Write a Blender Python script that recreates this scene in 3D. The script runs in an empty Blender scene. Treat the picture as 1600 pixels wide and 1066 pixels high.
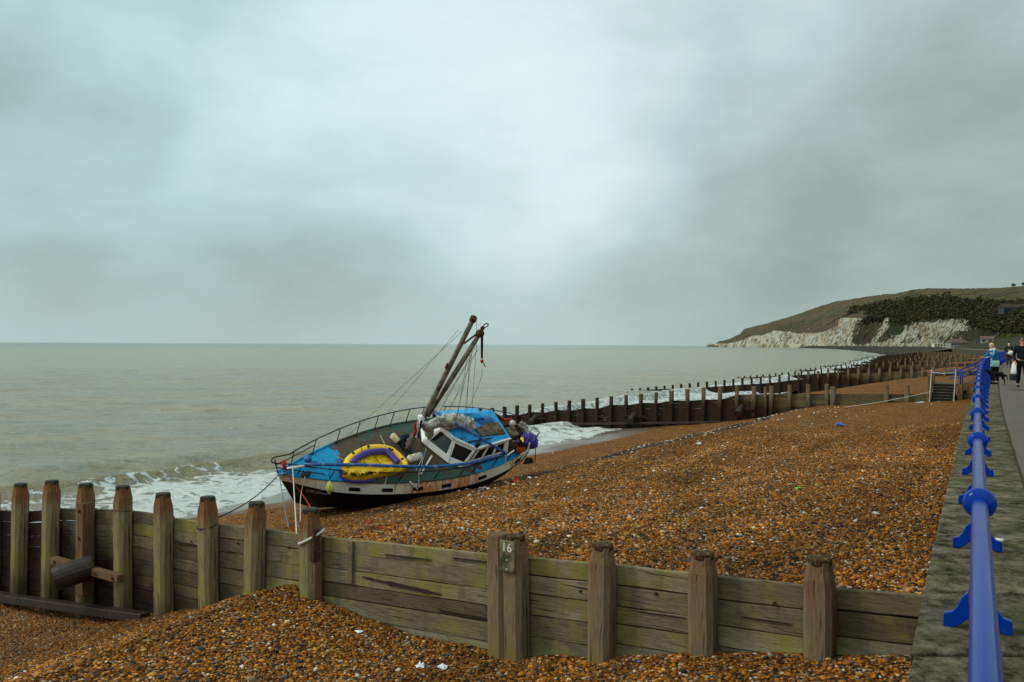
import bpy, math, random
import numpy as np
from mathutils import Vector, Matrix
random.seed(5)
RNG = np.random.default_rng(7)
SC = bpy.context.scene
COL = SC.collection
R = math.radians

# ------------------------------------------------------------------ camera
cd = bpy.data.cameras.new("camera"); cam = bpy.data.objects.new("camera", cd); COL.objects.link(cam)
cd.sensor_width = 36; cd.lens = 30; cd.clip_start = 0.05; cd.clip_end = 60000
cam.matrix_world = Matrix.Translation((0, 0, 1.5)) @ Matrix.Rotation(R(90.22), 4, 'X') @ Matrix.Rotation(R(0.235), 4, 'Z')
SC.camera = cam
FPX = 1333.3

def pix(px, py):
    """direction of a photograph pixel (1600 x 1066)"""
    a, b = px - 800, py - 533
    c, s = math.cos(R(.235)), math.sin(R(.235))
    x, y = a * c + b * s, -a * s + b * c
    z = -y / FPX
    c, s = math.cos(R(.22)), math.sin(R(.22))
    return Vector((x / FPX, c - z * s, z * c + s)).normalized()

# ------------------------------------------------------------------ node helpers
class NT:
    def __init__(s, tree): s.t = tree; s.n = tree.nodes; s.l = tree.links
    def set(s, sock, v):
        if isinstance(v, bpy.types.NodeSocket): s.l.new(v, sock)
        elif isinstance(v, bpy.types.Node): s.l.new(v.outputs[0], sock)
        elif v is not None:
            if isinstance(v, tuple) and len(v) == 3 and sock.type == 'RGBA': v = v + (1,)
            sock.default_value = v
    def node(s, ty, ins=None, **kw):
        nd = s.n.new(ty)
        for k, v in kw.items(): setattr(nd, k, v)
        for k, v in (ins or {}).items(): s.set(nd.inputs[k], v)
        return nd
    def math(s, op, a, b=0.5, c=None, clamp=False):
        nd = s.n.new('ShaderNodeMath'); nd.operation = op; nd.use_clamp = clamp
        s.set(nd.inputs[0], a); s.set(nd.inputs[1], b)
        if c is not None: s.set(nd.inputs[2], c)
        return nd.outputs[0]
    def vmath(s, op, a, b=None):
        nd = s.n.new('ShaderNodeVectorMath'); nd.operation = op
        s.set(nd.inputs[0], a)
        if b is not None: s.set(nd.inputs[1], b)
        return nd.outputs['Value' if op in ('DOT_PRODUCT', 'LENGTH') else 'Vector']
    def mix(s, f, a, b, bt='MIX'):
        nd = s.n.new('ShaderNodeMix'); nd.data_type = 'RGBA'; nd.blend_type = bt
        s.set(nd.inputs[0], f); s.set(nd.inputs[6], a); s.set(nd.inputs[7], b)
        return nd.outputs[2]
    def ramp(s, f, stops, interp='LINEAR'):
        nd = s.n.new('ShaderNodeValToRGB'); cr = nd.color_ramp; cr.interpolation = interp
        while len(cr.elements) > 1: cr.elements.remove(cr.elements[-1])
        for i, (p, c) in enumerate(stops):
            if isinstance(c, (int, float)): c = (c, c, c)
            e = cr.elements[0] if i == 0 else cr.elements.new(p)
            e.position = p; e.color = tuple(c) + (1,)
        s.set(nd.inputs[0], f); return nd.outputs[0]
    def noise(s, vec, scale=5, detail=4, rough=.55, dist=0, out=0):
        nd = s.node('ShaderNodeTexNoise', {'Vector': vec, 'Scale': scale, 'Detail': detail, 'Roughness': rough, 'Distortion': dist})
        return nd.outputs[out]
    def mapr(s, v, a, b, c=0., d=1., smooth=False):
        nd = s.node('ShaderNodeMapRange', {'Value': v, 'From Min': a, 'From Max': b, 'To Min': c, 'To Max': d})
        if smooth: nd.interpolation_type = 'SMOOTHSTEP'
        return nd.outputs[0]
    def scale(s, vec, xyz):
        return s.node('ShaderNodeMapping', {'Vector': vec, 'Scale': xyz}).outputs[0]
    def attr(s, name, out='Fac'):
        nd = s.n.new('ShaderNodeAttribute'); nd.attribute_name = name; return nd.outputs[out]

def material(name):
    m = bpy.data.materials.new(name); m.use_nodes = True
    n = NT(m.node_tree); b = m.node_tree.nodes['Principled BSDF']
    b.inputs['Specular IOR Level'].default_value = .35
    return m, n, b
def finish(n, b, color=None, rough=None, bump=None, bdist=.01, bstr=1., metal=None, spec=None):
    if spec is None and isinstance(rough, (int, float)) and rough >= .6: spec = .10
    if color is not None: n.set(b.inputs['Base Color'], color)
    if rough is not None: n.set(b.inputs['Roughness'], rough)
    if metal is not None: n.set(b.inputs['Metallic'], metal)
    if spec is not None: n.set(b.inputs['Specular IOR Level'], spec)
    if bump is not None:
        bp = n.node('ShaderNodeBump', {'Height': bump, 'Distance': bdist, 'Strength': bstr})
        n.set(b.inputs['Normal'], bp.outputs[0])
def simple(name, col, rough=.6, var=.25, nscale=12, bump=.003, metal=None, spec=None, dirt=None, dirt_amt=.5, dscale=3):
    m, n, b = material(name)
    co = n.node('ShaderNodeTexCoord').outputs['Object']
    f = n.noise(co, nscale, 5)
    lo = tuple(c * (1 - var) for c in col); hi = tuple(min(1, c * (1 + var)) for c in col)
    c = n.mix(n.mapr(f, .3, .7), lo, hi)
    if dirt:
        g = n.mapr(n.noise(co, dscale, 6, .65), .62 - dirt_amt * .25, .72 - dirt_amt * .2)
        c = n.mix(g, c, dirt)
    finish(n, b, c, rough, f, bump, 1, metal, spec)
    return m

# ------------------------------------------------------------------ world: overcast sky
SUN_EL, SUN_AZ = 40, -92        # azimuth measured from +Y towards +X
w = bpy.data.worlds.new("World"); SC.world = w; w.use_nodes = True
n = NT(w.node_tree); bg = w.node_tree.nodes['Background']
sky = n.node('ShaderNodeTexSky'); sky.sky_type = 'NISHITA'; sky.sun_disc = False
sky.sun_elevation = R(SUN_EL); sky.sun_rotation = R(SUN_AZ); sky.air_density = 1.5; sky.dust_density = 3
gen = n.node('ShaderNodeTexCoord').outputs['Generated']
sep = n.node('ShaderNodeSeparateXYZ', {0: gen})
zz = n.math('MAXIMUM', sep.outputs[2], 0.)
den = n.math('ADD', zz, .16)
cx = n.math('DIVIDE', sep.outputs[0], den); cy = n.math('DIVIDE', sep.outputs[1], den)
cp = n.node('ShaderNodeCombineXYZ', {0: cx, 1: cy, 2: 0.}).outputs[0]
n1 = n.noise(n.scale(gen, (1, 1, 2.6)), 2.0, 7, .56, .25)
n2 = n.noise(n.scale(gen, (1, 1, 2.2)), 6.0, 7, .60, .3)
wob = n.noise(gen, 2.6, 4, .5, 0, 1)
wv = n.vmath('ADD', gen, n.vmath('MULTIPLY', n.vmath('SUBTRACT', wob, (.5, .5, .5)), (.30, .30, .18)))
wv = n.vmath('NORMALIZE', wv)
val = n.math('MULTIPLY_ADD', n.math('SUBTRACT', n1, .5), .44, n.math('MULTIPLY_ADD', n.math('SUBTRACT', n2, .5), .19, .605))
BLOBS = [(880, 30, 24, .20), (820, 230, 12, .03), (290, 205, 11, .10), (40, 335, 14, -.16), (330, 375, 13, -.13), (620, 330, 11, -.08),
         (1400, 190, 24, -.15), (1130, 350, 13, -.10), (1450, 360, 12, -.06), (965, 300, 5, .08), (100, 480, 13, .15), (1500, 40, 14, .06), (80, 120, 14, .02)]
for px, py, wd, am in BLOBS + [(None, None, 85, .34)]:  # last entry: wide bright patch added behind the camera to light surfaces facing it
    d = n.vmath('DOT_PRODUCT', wv, tuple(pix(px, py)) if px else (-.25, -.80, .55))
    val = n.math('MULTIPLY_ADD', n.mapr(d, math.cos(R(wd)), 1., 0, 1, True), am, val)
col = n.ramp(val, [(.0, (.10, .13, .135)), (.25, (.235, .275, .275)), (.45, (.355, .458, .447)), (.62, (.50, .655, .66)), (.80, (.72, .865, .88)), (1., (.90, 1., 1.))])
# greyer to the right, more cyan to the left
tint = n.mapr(sep.outputs[0], -.5, .35, 0, 1, True)
col = n.mix(1., col, n.mix(tint, (.94, 1.015, 1.0), (1.0, 1.0, .98)), 'MULTIPLY')
hz = n.mapr(sep.outputs[2], .0, .12, 1, 0, True)
col = n.mix(n.math('MULTIPLY', hz, .5), col, (.45, .57, .545))
sk = n.mix(.05, col, n.mix(1., sky.outputs[0], (.1, .1, .1), 'MULTIPLY'))
n.set(bg.inputs[0], sk); bg.inputs[1].default_value = .82

sd = bpy.data.lights.new("sun", 'SUN'); sun = bpy.data.objects.new("sun", sd); COL.objects.link(sun)
sd.energy = 1.5; sd.angle = R(14); sd.color = (1, .90, .77)
d = Vector((math.sin(R(SUN_AZ)) * math.cos(R(SUN_EL)), math.cos(R(SUN_AZ)) * math.cos(R(SUN_EL)), math.sin(R(SUN_EL))))
sun.rotation_euler = d.to_track_quat('Z', 'Y').to_euler(); sun.location = (-20, 0, 40)
SC.view_settings.view_transform = 'Standard'; SC.view_settings.look = 'None'
SC.view_settings.exposure = 0.32; SC.view_settings.gamma = 1
SC.cycles.max_bounces = 5; SC.cycles.diffuse_bounces = 3; SC.cycles.glossy_bounces = 2

# ------------------------------------------------------------------ object helpers
def tag(o, label=None, cat=None, group=None, kind=None):
    if label: o['label'] = label
    if cat: o['category'] = cat
    if group: o['group'] = group
    if kind: o['kind'] = kind
    return o
def empty(name, loc=(0, 0, 0), rz=0, mat4=None):
    o = bpy.data.objects.new(name, None); COL.objects.link(o); o.empty_display_size = .2
    if mat4 is not None: o.matrix_world = mat4
    else: o.location = loc; o.rotation_euler = (0, 0, rz)
    return o
def link(name, me, mat=None, parent=None, smooth=False):
    o = bpy.data.objects.new(name, me); COL.objects.link(o)
    if mat is not None:
        for m in (mat if isinstance(mat, (list, tuple)) else [mat]): me.materials.append(m)
    if parent is not None: o.parent = parent
    if smooth: me.polygons.foreach_set('use_smooth', [True] * len(me.polygons))
    return o
class MB:
    def __init__(s): s.v = []; s.f = []; s.mi = []
    def add(s, vs, fs, mi=0):
        k = len(s.v); s.v += [tuple(p) for p in vs]; s.f += [tuple(i + k for i in f) for f in fs]; s.mi += [mi] * len(fs); return s
    def hexa(s, p, mi=0):   # 4 bottom ccw, 4 top ccw
        return s.add(p, [(3, 2, 1, 0), (4, 5, 6, 7), (0, 1, 5, 4), (1, 2, 6, 5), (2, 3, 7, 6), (3, 0, 4, 7)], mi)
    def box(s, a, b, mi=0):
        (x0, y0, z0), (x1, y1, z1) = a, b
        return s.hexa([(x0, y0, z0), (x1, y0, z0), (x1, y1, z0), (x0, y1, z0), (x0, y0, z1), (x1, y0, z1), (x1, y1, z1), (x0, y1, z1)], mi)
    def tube(s, path, r, n=8, caps=True, mi=0, flat=1.):
        P = [Vector(p) for p in path]; m = len(P); rs = r if isinstance(r, (list, tuple)) else [r] * m
        k = len(s.v); ref = None
        for i, p in enumerate(P):
            t = (P[min(i + 1, m - 1)] - P[max(i - 1, 0)]).normalized()
            if ref is None:
                ref = Vector((0, 0, 1)) if abs(t.z) < .9 else Vector((1, 0, 0))
            a = (ref - t * ref.dot(t)).normalized(); b = t.cross(a); ref = a
            for j in range(n):
                an = 2 * math.pi * j / n
                s.v.append(tuple(p + (a * math.cos(an) * flat + b * math.sin(an)) * rs[i]))
        for i in range(m - 1):
            for j in range(n):
                j2 = (j + 1) % n
                s.f.append((k + i * n + j, k + i * n + j2, k + (i + 1) * n + j2, k + (i + 1) * n + j)); s.mi.append(mi)
        if caps:
            s.f.append(tuple(k + j for j in reversed(range(n)))); s.mi.append(mi)
            s.f.append(tuple(k + (m - 1) * n + j for j in range(n))); s.mi.append(mi)
        return s
    def prism(s, poly, z0, z1, mi=0, top=None):
        n = len(poly); tp = top or poly
        vs = [(x, y, z0) for x, y in poly] + [(x, y, z1) for x, y in tp]
        fs = [tuple(reversed(range(n))), tuple(range(n, 2 * n))] + [(i, (i + 1) % n, n + (i + 1) % n, n + i) for i in range(n)]
        return s.add(vs, fs, mi)
    def ball(s, c, rad, nu=10, nv=7, mi=0):
        if not isinstance(rad, (tuple, list)): rad = (rad,) * 3
        k = len(s.v)
        for i in range(nv + 1):
            th = math.pi * i / nv
            for j in range(nu):
                ph = 2 * math.pi * j / nu
                s.v.append((c[0] + rad[0] * math.sin(th) * math.cos(ph), c[1] + rad[1] * math.sin(th) * math.sin(ph), c[2] + rad[2] * math.cos(th)))
        for i in range(nv):
            for j in range(nu):
                j2 = (j + 1) % nu
                s.f.append((k + i * nu + j, k + (i + 1) * nu + j, k + (i + 1) * nu + j2, k + i * nu + j2)); s.mi.append(mi)
        return s
    def xf(s, M):
        s.v = [tuple(M @ Vector(p)) for p in s.v]; return s
    def build(s, name, mat=None, parent=None, smooth=False, bevel=0):
        me = bpy.data.meshes.new(name); me.from_pydata(s.v, [], s.f); me.validate()
        o = link(name, me, mat, parent, smooth)
        if len(set(s.mi)) > 1 and len(s.mi) == len(me.polygons): me.polygons.foreach_set('material_index', s.mi)
        if bevel:
            bm = o.modifiers.new('bevel', 'BEVEL'); bm.width = bevel; bm.segments = 2; bm.limit_method = 'ANGLE'
        return o
def curve_pts(pts, n=24, sag=0):
    """Catmull-Rom through pts"""
    P = [Vector(p) for p in pts]; out = []
    if len(P) == 2:
        return [P[0].lerp(P[1], i / n) - Vector((0, 0, sag * 4 * (i / n) * (1 - i / n))) for i in range(n + 1)]
    Q = [P[0] * 2 - P[1]] + P + [P[-1] * 2 - P[-2]]
    for i in range(1, len(Q) - 2):
        m = max(2, n // (len(P) - 1))
        for j in range(m):
            t = j / m; a, b, c, d = Q[i - 1:i + 3]
            out.append(.5 * ((2 * b) + (c - a) * t + (2 * a - 5 * b + 4 * c - d) * t * t + (3 * b - a - 3 * c + d) * t ** 3))
    return out + [P[-1]]
def grid_mesh(name, X, Y, Z, mat, attrs=None, colors=None, parent=None, smooth=True):
    h, wd = X.shape
    co = np.stack([X, Y, Z], -1).reshape(-1, 3)
    idx = np.arange(h * wd).reshape(h, wd)
    f = np.stack([idx[:-1, :-1], idx[:-1, 1:], idx[1:, 1:], idx[1:, :-1]], -1).reshape(-1, 4)
    return raw_mesh(name, co, f, mat, {k: v.ravel() for k, v in (attrs or {}).items()}, {k: v.reshape(-1, 3) for k, v in (colors or {}).items()}, parent, smooth)
def raw_mesh(name, co, f, mat, attrs=None, colors=None, parent=None, smooth=True):
    me = bpy.data.meshes.new(name)
    me.vertices.add(len(co)); me.vertices.foreach_set('co', np.ascontiguousarray(co, dtype=np.float32).ravel())
    k = f.shape[1]; me.loops.add(f.size); me.loops.foreach_set('vertex_index', f.astype(np.int32).ravel())
    me.polygons.add(len(f)); me.polygons.foreach_set('loop_start', np.arange(len(f), dtype=np.int32) * k)
    me.update(calc_edges=True)
    if smooth: me.polygons.foreach_set('use_smooth', np.ones(len(f), bool))
    for a, v in (attrs or {}).items():
        at = me.attributes.new(a, 'FLOAT', 'POINT'); at.data.foreach_set('value', v.astype(np.float32))
    for a, v in (colors or {}).items():
        at = me.attributes.new(a, 'FLOAT_COLOR', 'POINT')
        at.data.foreach_set('color', np.c_[v, np.ones(len(v))].astype(np.float32).ravel())
    return link(name, me, mat, parent)

def _h(ix, iy, seed):
    x = (ix.astype(np.int64) * 374761393 + iy.astype(np.int64) * 668265263 + seed * 1442695041) & 0xffffffff
    x = ((x ^ (x >> 13)) * 1274126177) & 0xffffffff
    return ((x ^ (x >> 16)) & 0xffff) / 65535.
def vnoise(x, y, seed=0):
    x = np.asarray(x, float); y = np.asarray(y, float)
    ix, iy = np.floor(x), np.floor(y); fx, fy = x - ix, y - iy
    fx = fx * fx * (3 - 2 * fx); fy = fy * fy * (3 - 2 * fy)
    a, b, c, d = _h(ix, iy, seed), _h(ix + 1, iy, seed), _h(ix, iy + 1, seed), _h(ix + 1, iy + 1, seed)
    return (a * (1 - fx) + b * fx) * (1 - fy) + (c * (1 - fx) + d * fx) * fy
def fbm(x, y, oct=4, seed=0, gain=.5):
    s = 0; a = 1; t = 0
    for k in range(oct):
        s = s + a * vnoise(x * 2 ** k, y * 2 ** k, seed + k * 17); t += a; a *= gain
    return s / t
def sstep(x, a, b):
    t = np.clip((x - a) / (b - a), 0, 1); return t * t * (3 - 2 * t)

# ------------------------------------------------------------------ shoreline geometry
_Y = np.array([100, 150, 200, 290, 383, 500, 645, 890, 1400, 1950, 2600, 9000.])
_X = np.array([58.5, 88.5, 116, 162, 204.6, 259, 324, 414, 590, 750, 850, 1800.])
def railX(Y):
    Y = np.asarray(Y, float); D = Y - 2.72
    return np.where(Y < 100, 1.492 + .542 * D + .00045 * D * D * (D > 0), np.interp(Y, _Y, _X))
def vdist(X, Y): return (railX(Y) - X) * .88
SEA = -5.5
GR = {1: (9.3 * .3623, 9.3, -1.094, .744), 2: (22.83, 61.8, -1.1165, .7058), 3: (50.87, 114.8, -1.1465, .6532)}
for g in range(4, 12):
    y0 = 114.8 + 53 * (g - 3)
    GR[g] = (float(railX(y0)) - 17 + (g - 3) * .4, y0, -1.16, .63)
GW = {}
for g, (x0, y0, dx, dy) in GR.items():
    i = 0.
    while vdist(x0 + dx * i, y0 + dy * i) > .27: i -= .01
    GW[g] = i
GR[0] = (GR[1][0] - 12.9, GR[1][1] - 23.7, -1.094, .744); GW[0] = GW[1]
def gline(g, v):
    x0, y0, dx, dy = GR[g]; L = math.hypot(dx, dy); i = GW[g] + (v - .27) / (L * .995)
    return x0 + dx * i, y0 + dy * i
PA = ([.2, .56, 1.5, 2.8, 4.1, 5.4, 7.4, 9.0, 9.9, 10.8, 12, 13.3, 14.7, 16.2, 17.5, 19.7, 30, 60],
      [-1.62, -1.70, -1.86, -2.1, -2.42, -2.72, -2.78, -2.62, -2.45, -2.75, -3.2, -3.55, -3.97, -4.2, -4.3, -4.42, -5.5, -9])
PB0 = ([.2, 1.5, 5.4, 9.4, 12, 14.7, 17, 20, 24, 29, 34, 60], [-1.12, -1.16, -1.42, -1.72, -2.45, -3.15, -3.38, -3.95, -4.7, -5.5, -6.4, -10])
PB1 = ([.2, 4.6, 7, 10.8, 12.7, 14.8, 20, 26.6, 34, 60], [-1.95, -2.35, -2.6, -2.8, -3.26, -3.87, -4.65, -5.5, -6.5, -10])
PC0 = ([.2, 8, 12, 15, 20, 29, 34, 60], [-2.0, -2.08, -2.2, -2.65, -3.6, -5.5, -6.4, -10])
PC1 = ([.2, 10, 13, 15, 20, 27, 34, 60], [-2, -2.6, -3.0, -3.4, -4.4, -5.5, -6.4, -10])
def prof(g, t, v):
    if g == 0: return np.interp(v, *PA)
    if g == 1: a, b = np.interp(v, *PB0), np.interp(v, *PB1)
    else: a, b = np.interp(v, *PC0), np.interp(v, *PC1)
    s = np.clip(t, 0, 1) if g > 1 else sstep(t, -.1, 1.05)
    return a * (1 - s) + b * s

# ------------------------------------------------------------------ materials
def pebble_mat():
    m, n, b = material('shingle')
    co = n.node('ShaderNodeTexCoord').outputs['Object']
    coarse = n.attr('coarse'); wet = n.attr('wet')
    v1 = n.node('ShaderNodeTexVoronoi', {'Vector': n.scale(co, (1, 1, 1.4)), 'Scale': 21., 'Randomness': 1.})
    v2 = n.node('ShaderNodeTexVoronoi', {'Vector': n.scale(co, (1, 1, 1.4)), 'Scale': 7.5, 'Randomness': 1.})
    s1 = n.node('ShaderNodeSeparateColor', {0: v1.outputs['Color']})
    s2 = n.node('ShaderNodeSeparateColor', {0: v2.outputs['Color']})
    fine = n.ramp(s1.outputs[0], [(0, (.035, .016, .006)), (.12, (.15, .052, .007)), (.30, (.27, .098, .011)), (.58, (.37, .140, .016)), (.82, (.46, .21, .04)), (.93, (.13, .10, .075)), (.97, (.56, .40, .22))], 'CONSTANT')
    mixd = n.ramp(s1.outputs[0], [(0, (.02, .017, .015)), (.14, (.07, .045, .028)), (.26, (.18, .062, .008)), (.46, (.34, .120, .013)), (.70, (.42, .21, .06)), (.82, (.12, .115, .105)), (.91, (.50, .38, .24)), (.97, (.64, .58, .48))], 'CONSTANT')
    big = n.noise(co, .35, 5, .6)
    patch = n.mapr(n.math('ADD', coarse, n.math('MULTIPLY', n.math('SUBTRACT', big, .5), 1.1)), .3, .7)
    c = n.mix(patch, fine, mixd)
    # rare larger stones
    bigc = n.ramp(s2.outputs[1], [(0, (.5, .44, .33)), (.4, (.05, .045, .04)), (.7, (.36, .25, .14))], 'CONSTANT')
    isb = n.math('MULTIPLY', n.math('GREATER_THAN', s2.outputs[0], .945), n.math('LESS_THAN', v2.outputs['Distance'], .33))
    c = n.mix(isb, c, bigc)
    # broad tone patches of the shingle and dark cracks between stones
    c = n.mix(1., c, n.ramp(n.noise(co, .9, 6, .7), [(.25, (.50, .48, .46)), (.75, (1.15, 1.13, 1.1))]), 'MULTIPLY')
    gap = n.mapr(v1.outputs['Distance'], .38, .75, 1, .35)
    c = n.mix(1., c, gap, 'MULTIPLY')
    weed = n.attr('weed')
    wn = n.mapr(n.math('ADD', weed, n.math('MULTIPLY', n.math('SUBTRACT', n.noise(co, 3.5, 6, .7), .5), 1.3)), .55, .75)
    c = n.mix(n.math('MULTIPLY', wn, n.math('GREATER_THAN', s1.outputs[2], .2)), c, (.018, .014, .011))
    c = n.mix(wet, c, n.mix(1., c, (.46, .44, .5), 'MULTIPLY'))
    c = n.mix(n.math('MULTIPLY', n.mapr(wet, .75, 1.), .55), c, (.20, .19, .165))  # pale grey sheen of the wettest shingle painted into the colour
    rg = n.mapr(wet, 0, 1, .7, .22)
    h = n.math('SUBTRACT', n.math('MULTIPLY', isb, .8), v1.outputs['Distance'])
    bs = n.mapr(wet, .5, 1, 1, .15)
    finish(n, b, c, rg, h, .03); n.set(b.inputs['Normal'].links[0].from_node.inputs['Strength'], bs)
    n.set(b.inputs['Specular IOR Level'], n.mapr(wet, 0, 1, .06, .55))
    return m
M = {}
M['shingle'] = pebble_mat()
m, n, b = material('pebbles'); finish(n, b, n.attr('pc', 'Color'), .75, spec=.10); M['pebbles'] = m

def wood_mat(name, base, dark, green, greenamt, rust=0., wetz=(-3.4, -2.2), plank=True, xw=None):
    m, n, b = material(name)
    tc = n.node('ShaderNodeTexCoord'); co = tc.outputs['Object']
    geo = n.node('ShaderNodeNewGeometry'); rnd = geo.outputs['Random Per Island']
    pz = n.node('ShaderNodeSeparateXYZ', {0: geo.outputs['Position']}).outputs[2]
    off = n.vmath('ADD', co, n.node('ShaderNodeCombineXYZ', {0: n.math('MULTIPLY', rnd, 37.), 1: 0., 2: n.math('MULTIPLY', rnd, 11.)}).outputs[0])
    gr = n.noise(n.scale(off, (2.2, 8, 30) if plank else (24, 24, 1.6)), 1.8, 9, .78, .6)
    bl = n.noise(off, 2.2, 5, .6)
    c = n.mix(n.mapr(gr, .3, .68), dark, base)
    c = n.mix(1., c, n.ramp(rnd, [(0, (.50, .48, .45)), (.5, (.95, .95, .93)), (1, (1.35, 1.35, 1.3))]), 'MULTIPLY')
    gm = n.mapr(n.math('ADD', bl, n.math('MULTIPLY', rnd, .15)), .62 - greenamt * .3, .80 - greenamt * .3)
    c = n.mix(n.math('MULTIPLY', gm, .75), c, green)
    st = n.mapr(n.noise(n.scale(off, (9, 9, .5) if not plank else (5, 5, .7)), 1.3, 4, .6), .52, .70)
    c = n.mix(n.math('MULTIPLY', st, .55), c, tuple(x * .35 for x in base))
    crk = n.mapr(n.noise(n.scale(off, (.9, 6, 30) if plank else (30, 30, .8)), 1.2, 3, .5, .2), .66, .70)
    c = n.mix(n.math('MULTIPLY', crk, .85), c, (.012, .010, .008))
    if rust:
        at = n.attr('top')
        rs = n.noise(n.scale(off, (26, 26, .9)), 1.2, 5, .6)
        rm = n.mapr(n.math('SUBTRACT', n.math('ADD', rs, n.math('MULTIPLY', n.mapr(at, 0, .75, 1, 0), .62)), .5), .22, .42)
        c = n.mix(n.math('MULTIPLY', rm, rust), c, n.mix(n.mapr(rs, .35, .65), (.05, .016, .006), (.22, .055, .012)))
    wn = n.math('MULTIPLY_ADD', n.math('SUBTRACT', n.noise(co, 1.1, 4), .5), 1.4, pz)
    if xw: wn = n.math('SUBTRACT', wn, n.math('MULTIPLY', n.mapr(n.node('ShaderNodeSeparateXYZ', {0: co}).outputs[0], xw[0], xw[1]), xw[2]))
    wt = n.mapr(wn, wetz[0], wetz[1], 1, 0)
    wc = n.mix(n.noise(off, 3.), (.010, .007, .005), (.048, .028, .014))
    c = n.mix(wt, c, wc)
    h = n.math('SUBTRACT', gr, n.math('MULTIPLY', crk, .8))
    finish(n, b, c, n.mapr(wt, 0, 1, .9, .6), h, .014, spec=.08)
    return m
M['plank'] = wood_mat('weathered_planks', (.27, .225, .145), (.052, .041, .026), (.195, .175, .035), .22, wetz=(-3.6, -2.6), xw=(11.5, 18., 1.5))  # seaward end darkened as wet timber, with deep shadow painted in
M['post'] = wood_mat('weathered_posts', (.27, .205, .130), (.075, .054, .034), (.19, .155, .045), .10, rust=.35, wetz=(-4.9, -3.6), plank=False)
M['post_rust'] = wood_mat('rust_stained_posts', (.33, .275, .155), (.075, .058, .034), (.22, .20, .05), .25, rust=.75, wetz=(-4.5, -3.1), plank=False)
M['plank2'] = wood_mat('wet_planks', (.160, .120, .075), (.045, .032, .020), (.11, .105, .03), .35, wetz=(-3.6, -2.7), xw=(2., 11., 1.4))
M['post2'] = wood_mat('groyne_posts_far', (.235, .190, .130), (.09, .066, .042), (.14, .13, .05), .3, rust=.25, wetz=(-3.2, -2.0), plank=False)
M['beam'] = simple('dark_wet_beam', (.022, .013, .009), .5, .5, 6, .01)
M['iron'] = simple('rusty_iron', (.045, .026, .016), .65, .5, 30, .004, dirt=(.12, .045, .012), dirt_amt=.5, dscale=14)
M['cap'] = simple('iron_cap', (.030, .027, .022), .6, .5, 25, .004, dirt=(.075, .085, .02), dirt_amt=.3, dscale=9)
M['capmoss'] = simple('mossy_cap', (.050, .026, .012), .75, .5, 25, .006, dirt=(.15, .135, .02), dirt_amt=.35, dscale=12)
M['plate'] = simple('number_board', (.17, .145, .085), .7, .4, 14, .004, dirt=(.045, .05, .02), dirt_amt=.7, dscale=7)
M['figure'] = simple('pale_numerals', (.62, .60, .50), .6, .15)
M['rope'] = simple('pale_rope', (.50, .50, .45), .8, .25, 60)
M['rope_d'] = simple('dark_rope', (.035, .033, .03), .8, .3, 60)
M['rope_r'] = simple('red_rope', (.30, .03, .03), .75, .3, 60)
M['rope_b'] = simple('blue_rope', (.10, .22, .38), .75, .3, 60)

# ------------------------------------------------------------------ shingle beach (structure)
def weed_shade(X, Y, V):
    # strandlines of dark weed, ridge shadow painted into the inner one, running along the beach, from the boat towards the second groyne
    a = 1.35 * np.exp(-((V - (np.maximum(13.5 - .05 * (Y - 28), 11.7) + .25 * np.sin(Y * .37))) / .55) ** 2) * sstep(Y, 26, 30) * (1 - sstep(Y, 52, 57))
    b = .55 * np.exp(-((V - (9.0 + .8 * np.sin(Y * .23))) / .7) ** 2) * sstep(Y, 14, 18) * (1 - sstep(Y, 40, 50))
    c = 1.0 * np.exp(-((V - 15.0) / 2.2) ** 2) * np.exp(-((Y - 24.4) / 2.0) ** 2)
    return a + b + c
def beach_patch(g, nv, nt):
    vs = np.r_[np.linspace(.2, 20, nv), np.linspace(20.4, 60, nv // 3)]
    ts = np.linspace(.0034 if g else 0, 1, nt); V, T = np.meshgrid(vs, ts)
    x0, y0 = gline(g, V); x1, y1 = gline(g + 1, V)
    X = x0 * (1 - T) + x1 * T; Y = y0 * (1 - T) + y1 * T
    # keep the landward edge on the sea wall although the wall curves
    e = np.exp(-V / 3.) if g < 5 else 0
    X = X + (railX(Y) - V / .88 - X) * e * (V < 8) * (1 if g else 0)
    Z = prof(g, T, V)
    Z = Z + (fbm(X * .35, Y * .35, 3, 3) - .5) * .30 * np.clip(V / 3, 0, 1) + (fbm(X * 1.7, Y * 1.7, 3, 9) - .5) * .06
    if g == 1:  # ridges parallel to the shore (tide berms)
        Z = Z + .10 * np.sin((V + .08 * Y) * 1.5 + 2 * fbm(X * .1, Y * .1, 2, 4)) * sstep(V, 3, 7) * (1 - sstep(V, 22, 26)) * sstep(T, .05, .2) * (1 - sstep(T, .9, 1))
    if g == 0:
        Z = Z + .25 * np.exp(-((V - 10) / 1.6) ** 2) * (T - 1) * 2
    if g == 1: Z -= .10 * np.exp(-V / .5) * 0
    return X, Y, Z, V, T
def beach_attrs(g, X, Y, Z, V):
    coarse = (1 - sstep(Y, 14, 33)) * (1 - sstep(V, 9, 19)) * .75 + .12
    if g == 0: coarse = .62 - .55 * sstep(V, 9.5, 15)
    if g >= 2: coarse = coarse * 0 + .15
    wet = np.clip(sstep(Z, -4.7, -5.2) + (.75 if g == 0 else 0) * sstep(V, 12, 16) * .6, 0, 1)
    return {'coarse': coarse, 'wet': wet, 'weed': weed_shade(X, Y, V) if g == 1 else coarse * 0}
cos, fcs, at = [], [], {'coarse': [], 'wet': [], 'weed': []}; k = 0
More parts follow.
